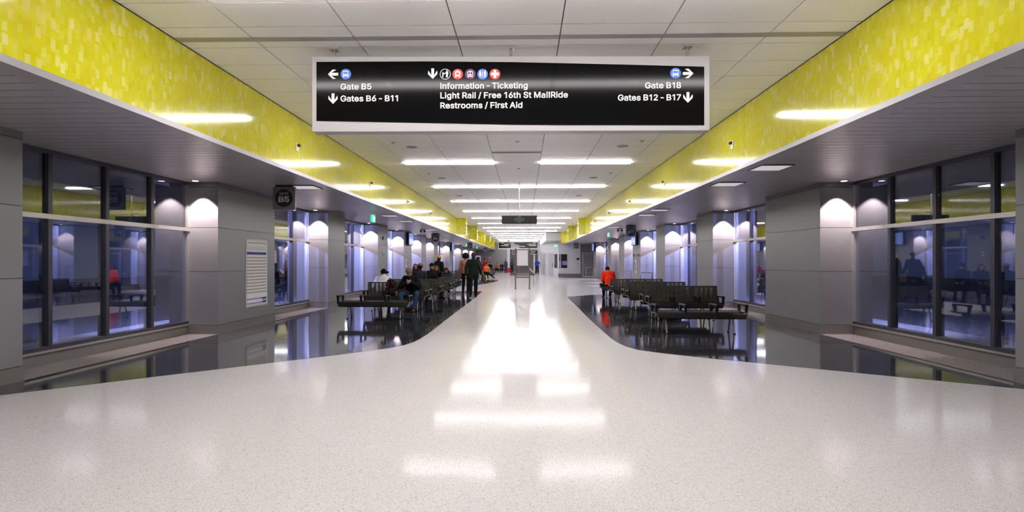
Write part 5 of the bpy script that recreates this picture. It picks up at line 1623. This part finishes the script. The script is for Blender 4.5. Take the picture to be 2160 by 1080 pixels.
def plaid_nodes(m):
    nt = m.node_tree
    b = nt.nodes['Principled BSDF']
    tc = node(nt, 'ShaderNodeTexCoord')
    wv = node(nt, 'ShaderNodeTexWave', bands_direction='X')
    wv.inputs['Scale'].default_value = 7
    w2 = node(nt, 'ShaderNodeTexWave', bands_direction='Z')
    w2.inputs['Scale'].default_value = 7
    nt.links.new(tc.outputs['Object'], wv.inputs[0])
    nt.links.new(tc.outputs['Object'], w2.inputs[0])
    ad = node(nt, 'ShaderNodeMath', operation='ADD')
    nt.links.new(wv.outputs['Fac'], ad.inputs[0])
    nt.links.new(w2.outputs['Fac'], ad.inputs[1])
    hf = node(nt, 'ShaderNodeMath', operation='MULTIPLY')
    hf.inputs[1].default_value = 0.5
    nt.links.new(ad.outputs[0], hf.inputs[0])
    r = ramp(nt, [(0.1, (0.06, 0.02, 0.02, 1)), (0.5, (0.32, 0.11, 0.06, 1)), (0.9, (0.55, 0.33, 0.22, 1))])
    nt.links.new(hf.outputs[0], r.inputs[0])
    nt.links.new(r.outputs[0], b.inputs['Base Color'])
plaid_nodes(plaid)

# seated man in a white shirt, back to the viewpoint, on the far side of the first left row
person('seated person in a white shirt and black cap, back turned, on the left', (-4.45, 17.02, 0), PI + 0.1,
       sit(lean=0.38, bend=0.3, head=0.55, yaw=0.35), dict(top=white_c, top_name='shirt', trousers=char_c, shoes=black_sh, cap=('baseball', black_c), visor=-1.3, hair=black_h, face=False, bulk=0.03, fat=1.12), 0.009)
# man in the grey cap, hands together over his knees
_, J = person('seated man in a grey knit cap, black jacket and jeans looking at his hands', (-3.34, 16.24, 0), -0.12,
       sit(lean=0.22, bend=0.28, head=0.5, yaw=-0.1, wrist={-1: (-0.07, -0.33, 0.83), 1: (0.07, -0.33, 0.85)}, hand_dir={-1: (0.55, -0.6, 0.25), 1: (-0.6, -0.5, 0.3)},
           palm={-1: (0.5, 0.6, 0.5), 1: (-0.5, 0.6, 0.5)}, curl={-1: 0.75, 1: 0.75}, elbow={-1: (-1, 0.3, -0.6), 1: (1, 0.3, -0.6)},
           ankle={-1: (-0.17, -0.36, 0.085), 1: (0.16, -0.40, 0.085)}, knee={-1: (-0.5, -1, 0.4), 1: (0.5, -1, 0.4)}),
       dict(top=black_c, trousers=jeans, shoes=brown_sh, cap=('beanie', grey_c), hair=black_h, bulk=0.035, fat=1.18, beard=cloth('grey_stubble', (0.17, 0.11, 0.085))), 0.007)
person('seated person with dark red hair looking left beside the striped knit hat', (-4.36, 21.64, 0), 0.5,
       sit(lean=0.1, bend=0.1, head=0.1, yaw=-0.3, pelvis=(0, 0.03, 0.58)), dict(top=char_c, trousers=navy_c, shoes=black_sh, hair=dark_h, style='long'), 0.010)
person('seated person in a striped knit hat, back turned, behind the man in the grey cap', (-3.82, 19.74, 0), PI - 0.15,
       sit(lean=0.1, bend=0.15, head=0.2, pelvis=(0, 0.03, 0.60)), dict(top=char_c, trousers=black_c, shoes=black_sh, hair=black_h, face=False, bulk=0.03, cap=('beanie', cloth('navy_knit', (0.03, 0.03, 0.06))),
       cuff=cloth('maroon_knit', (0.25, 0.05, 0.05)), stripes=[(0.02, cloth('cream_knit', (0.55, 0.5, 0.45))), (0.045, cloth('maroon_knit', (0.25, 0.05, 0.05))), (0.066, cloth('cream_knit', (0.55, 0.5, 0.45)))]), 0.010)
person('seated person in black with a dark flat-topped cap in the third left row', (-3.70, 21.66, 0), 0.9,
       sit(lean=0.02, bend=0.05, head=0.05, yaw=0.3, pelvis=(0, 0.03, 0.585)), dict(top=black_c, trousers=black_c, shoes=black_sh, hair=black_h, cap=('baseball', black_c)), 0.010)
stand = dict(pelvis=(0, 0, 0.94), lean=0.03, bend=0.05, head=0.1, ankle={-1: (-0.11, 0.03, 0.085), 1: (0.11, 0.0, 0.085)}, wrist={-1: (-0.26, -0.08, 0.86), 1: (0.26, -0.08, 0.86)})
def st(**kw):
    p = dict(stand)
    p.update(kw)
    return p
person('standing person in a mustard knit hat and dark coat behind the seated women', (-4.10, 25.95, 0), 2.6,
       st(head=0.2), dict(top=green_c, trousers=black_c, shoes=black_sh, hair=black_h, cap=('beanie', yellow_c), coat=0.45, bulk=0.04, hood=True, face=False), 0.011, 0.99)
person('seated woman with long ginger hair looking down at her hands', (-3.92, 24.36, 0), 0.1,
       sit(lean=0.22, bend=0.2, head=0.45, pelvis=(0, 0.03, 0.575), wrist={-1: (-0.08, -0.3, 0.75), 1: (0.08, -0.3, 0.75)}), dict(top=black_c, trousers=black_c, shoes=black_sh, hair=ging, style='long'), 0.010, 0.98)
person('seated person bowed forward in a grey hooded top and tan boots, left benches', (-3.38, 24.32, 0), -0.15,
       sit(lean=0.35, bend=0.35, head=0.75, pelvis=(0, 0.03, 0.56), wrist={-1: (-0.08, -0.40, 0.62), 1: (0.1, -0.40, 0.62)}), dict(top=cloth('dark_grey_fleece', (0.07, 0.07, 0.068)), trousers=black_c,
       shoes=cloth('tan_suede', (0.22, 0.10, 0.04)), boots=True, hair=dark_h, style='long', hood=True, bulk=0.03), 0.010)
# the standing pair
person('standing person with a round afro, orange plaid shirt and black trousers, back turned', (-2.74, 25.3, 0), PI - 0.15,
       st(head=0.05, ankle={-1: (-0.12, 0.05, 0.085), 1: (0.12, -0.04, 0.085)}), dict(top=plaid, top_name='shirt', trousers=black_c, shoes=black_sh, hair=black_h, style='afro', skin=SKIN_DARK, face=False, bulk=0.026), 0.010, 1.04)
pr, J2 = person('person in a dark green coat walking away with an olive shoulder bag at the hip', (-2.06, 22.0, 0), PI + 0.05,
       st(pelvis=(0, 0, 0.935), head=0.15, lean=0.06, ankle={-1: (-0.08, -0.22, 0.085), 1: (0.09, 0.26, 0.12)}, wrist={-1: (-0.27, -0.2, 0.92), 1: (0.28, 0.10, 0.88)}),
       dict(top=green_c, trousers=black_c, shoes=black_sh, hair=cloth('brown_hair_short', (0.05, 0.025, 0.02)), coat=0.35, bulk=0.03, face=False, fat=1.1), 0.010, 1.06)
t = thing('shoulder_bag', 'olive shoulder bag hanging at the hip of the walking person in green', 'bag', (-1.66, 22.0, 0.80), 0.2)
b = B()
ball(b, (0, 0, 0), (0.085, 0.19, 0.15), 3)
ball(b, (0, 0, -0.06), (0.09, 0.2, 0.11), 3)
link('pouch', remesh(b, 0.012), cloth('olive_canvas', (0.085, 0.062, 0.025)), t)
b = B()
path(b, [(-0.02, -0.15, 0.10), (-0.10, -0.14, 0.35), (-0.21, -0.03, 0.70), (-0.10, 0.12, 0.35), (-0.02, 0.15, 0.10)], 0.014)
obj('strap', b, cloth('olive_canvas', (0.085, 0.062, 0.025)), t, True)
b = B()
box(b, 0.075, 0.098, -0.13, 0.13, -0.08, 0.06)
obj('flap', b, cloth('dark_olive', (0.05, 0.037, 0.016)), t, bevel=0.01)
# further people on the left
person('distant seated person in a red and violet top with pale jeans', (-3.28, 39.3, 0), 0.5,
       sit(lean=0.2, bend=0.2, head=0.2, pelvis=(0, 0.03, 0.60)), dict(top=cloth('crimson_cloth', (0.35, 0.03, 0.09)), trousers=cloth('pale_denim', (0.25, 0.28, 0.42)), shoes=brown_sh, hair=cloth('sandy_hair', (0.22, 0.12, 0.05))), 0.014)
person('seated person behind in black trousers stretching out a booted leg', (-3.15, 45.2, 0), 0.6,
       sit(lean=0.0, bend=0.1, pelvis=(0, 0.03, 0.555), ankle={-1: (-0.1, -0.42, 0.085), 1: (0.3, -0.72, 0.14)}), dict(top=cloth('orange_cloth', (0.7, 0.14, 0.04)), trousers=black_c, shoes=brown_sh, boots=True, hair=black_h), 0.014)
dup(backed, (-3.4, 45.2, 0), 'distant bench under the person stretching out a booted leg', 0.3)
person('standing person in a dark red hooded top reaching up beside the kiosk', (-3.55, 48.2, 0), 2.2,
       st(wrist={-1: (-0.3, -0.35, 1.75), 1: (0.26, -0.05, 0.9)}), dict(top=dred_c, trousers=jeans, shoes=black_sh, hair=black_h, hood=True, face=False), 0.014)
far_people = [(-4.9, 69.7, 0.4, navy_c, 'waiting person in navy, leftmost seated at the far left end', False), (-4.35, 69.7, 0.0, black_c, 'waiting person in black seated second from the left at the far end', False),
              (-3.55, 69.65, 0.2, cloth('rust_cloth', (0.35, 0.10, 0.04)), 'waiting person in a rust top seated at the far end', False), (-2.85, 69.65, -0.2, char_c, 'waiting person in charcoal seated near the red suitcase', False),
              (-2.35, 68.5, 0.6, cloth('slate_cloth', (0.05, 0.055, 0.075)), 'standing person in slate grey by the red suitcase', True), (-1.55, 67.5, 2.6, cloth('olive_grey_cloth', (0.05, 0.055, 0.045)), 'standing person in a dark jacket left of the freestanding board', True)]
for x, y, rz, c, lab, up in far_people:
    person(lab, (x, y, 0), rz, st() if up else sit(), dict(top=c, trousers=black_c if not up else navy_c, shoes=black_sh, hair=black_h), 0.016)
dup(flat, (-3.05, 69.7, 0), 'distant low bench beside the red suitcase at the far end', 0)
t = thing('suitcase', 'red upright suitcase among the far waiting group', 'suitcase', (-1.95, 67.9, 0))
b = B()
box(b, -0.2, 0.2, -0.12, 0.12, 0.06, 0.66)
obj('shell', b, cloth('red_shell', (0.45, 0.03, 0.04), 0.4), t, bevel=0.04)
b = B()
path(b, [(-0.1, 0.08, 0.64), (-0.1, 0.08, 0.95), (0.1, 0.08, 0.95), (0.1, 0.08, 0.64)], 0.012)
obj('pull_handle', b, 'black', t)
for sx in (-0.16, 0.16):
    b = B()
    disc(b, (sx, 0, 0.035), 0.035, 0.03, 'x', 16)
    obj('wheel', b, 'black', t)
person('standing guard in a royal blue shirt and black trousers, back turned, right of the board', (1.44, 60.8, 0), PI, st(ankle={-1: (-0.13, 0.0, 0.085), 1: (0.13, 0.0, 0.085)}, wrist={-1: (-0.3, -0.05, 0.9), 1: (0.3, -0.05, 0.9)}),
       dict(top=blue_c, top_name='shirt', sleeve=0.6, trousers=black_c, shoes=black_sh, hair=cloth('light_brown_hair', (0.12, 0.07, 0.04)), face=False), 0.014)
# person in red, back turned, bent forward
person('seated person in a bright red shirt bent forward, back turned, on the right', (3.43, 22.0, 0), PI + 0.08,
       sit(lean=0.25, bend=0.45, head=0.75, pelvis=(0, 0.03, 0.56), wrist={-1: (-0.1, -0.42, 0.60), 1: (0.1, -0.42, 0.60)}), dict(top=red_c, top_name='shirt', trousers=black_c, shoes=black_sh, hair=black_h, face=False, bulk=0.026, fat=1.08), 0.009, 1.05)

# ================================================================== THINGS ON THE SEATS
t = thing('backpack', 'black backpack with dark red straps leaning on the first backed row on the left', 'backpack', (-3.97, 16.40, 0.445), 0.1)
b = B()
for z, rx, ry in ((0.08, 0.17, 0.12), (0.2, 0.165, 0.12), (0.32, 0.14, 0.10), (0.40, 0.10, 0.08)):
    ball(b, ((z - 0.08) * -0.25, (z - 0.08) * 0.2, z), (rx * 1.2, ry, 0.10), 3)
link('bag_body', remesh(b, 0.010), black_c, t)
b = B()
ball(b, (0, -0.10, 0.13), (0.125, 0.05, 0.10), 3)
obj('front_pocket', b, char_c, t, True)
for sx in (-1, 1):
    b = B()
    path(b, [(sx * 0.04 - 0.09, -0.02, 0.44), (sx * 0.07 - 0.07, -0.09, 0.36), (sx * 0.12 - 0.03, -0.135, 0.22), (sx * 0.16, -0.12, 0.08)], 0.014)
    obj('strap', b, cloth('wine_webbing', (0.22, 0.015, 0.03)), t, True)
b = B()
path(b, [(-0.13, 0.04, 0.47), (-0.12, 0.03, 0.52), (-0.06, 0.03, 0.52), (-0.05, 0.04, 0.47)], 0.01)
obj('grab_handle', b, black_c, t, True)
t = thing('coffee_cup', 'tan paper coffee cup standing on the seat beside the backpack', 'cup', (-3.80, 16.13, 0.448))
b = B()
cone(b, (0, 0, 0), (0, 0, 0.115), 0.030, 0.041, 24)
obj('cup_body', b, cloth('kraft_paper', (0.36, 0.20, 0.06)), t, True)
b = B()
cone(b, (0, 0, 0.113), (0, 0, 0.128), 0.044, 0.040, 24)
obj('lid', b, cloth('cream_lid', (0.45, 0.38, 0.28)), t, True)
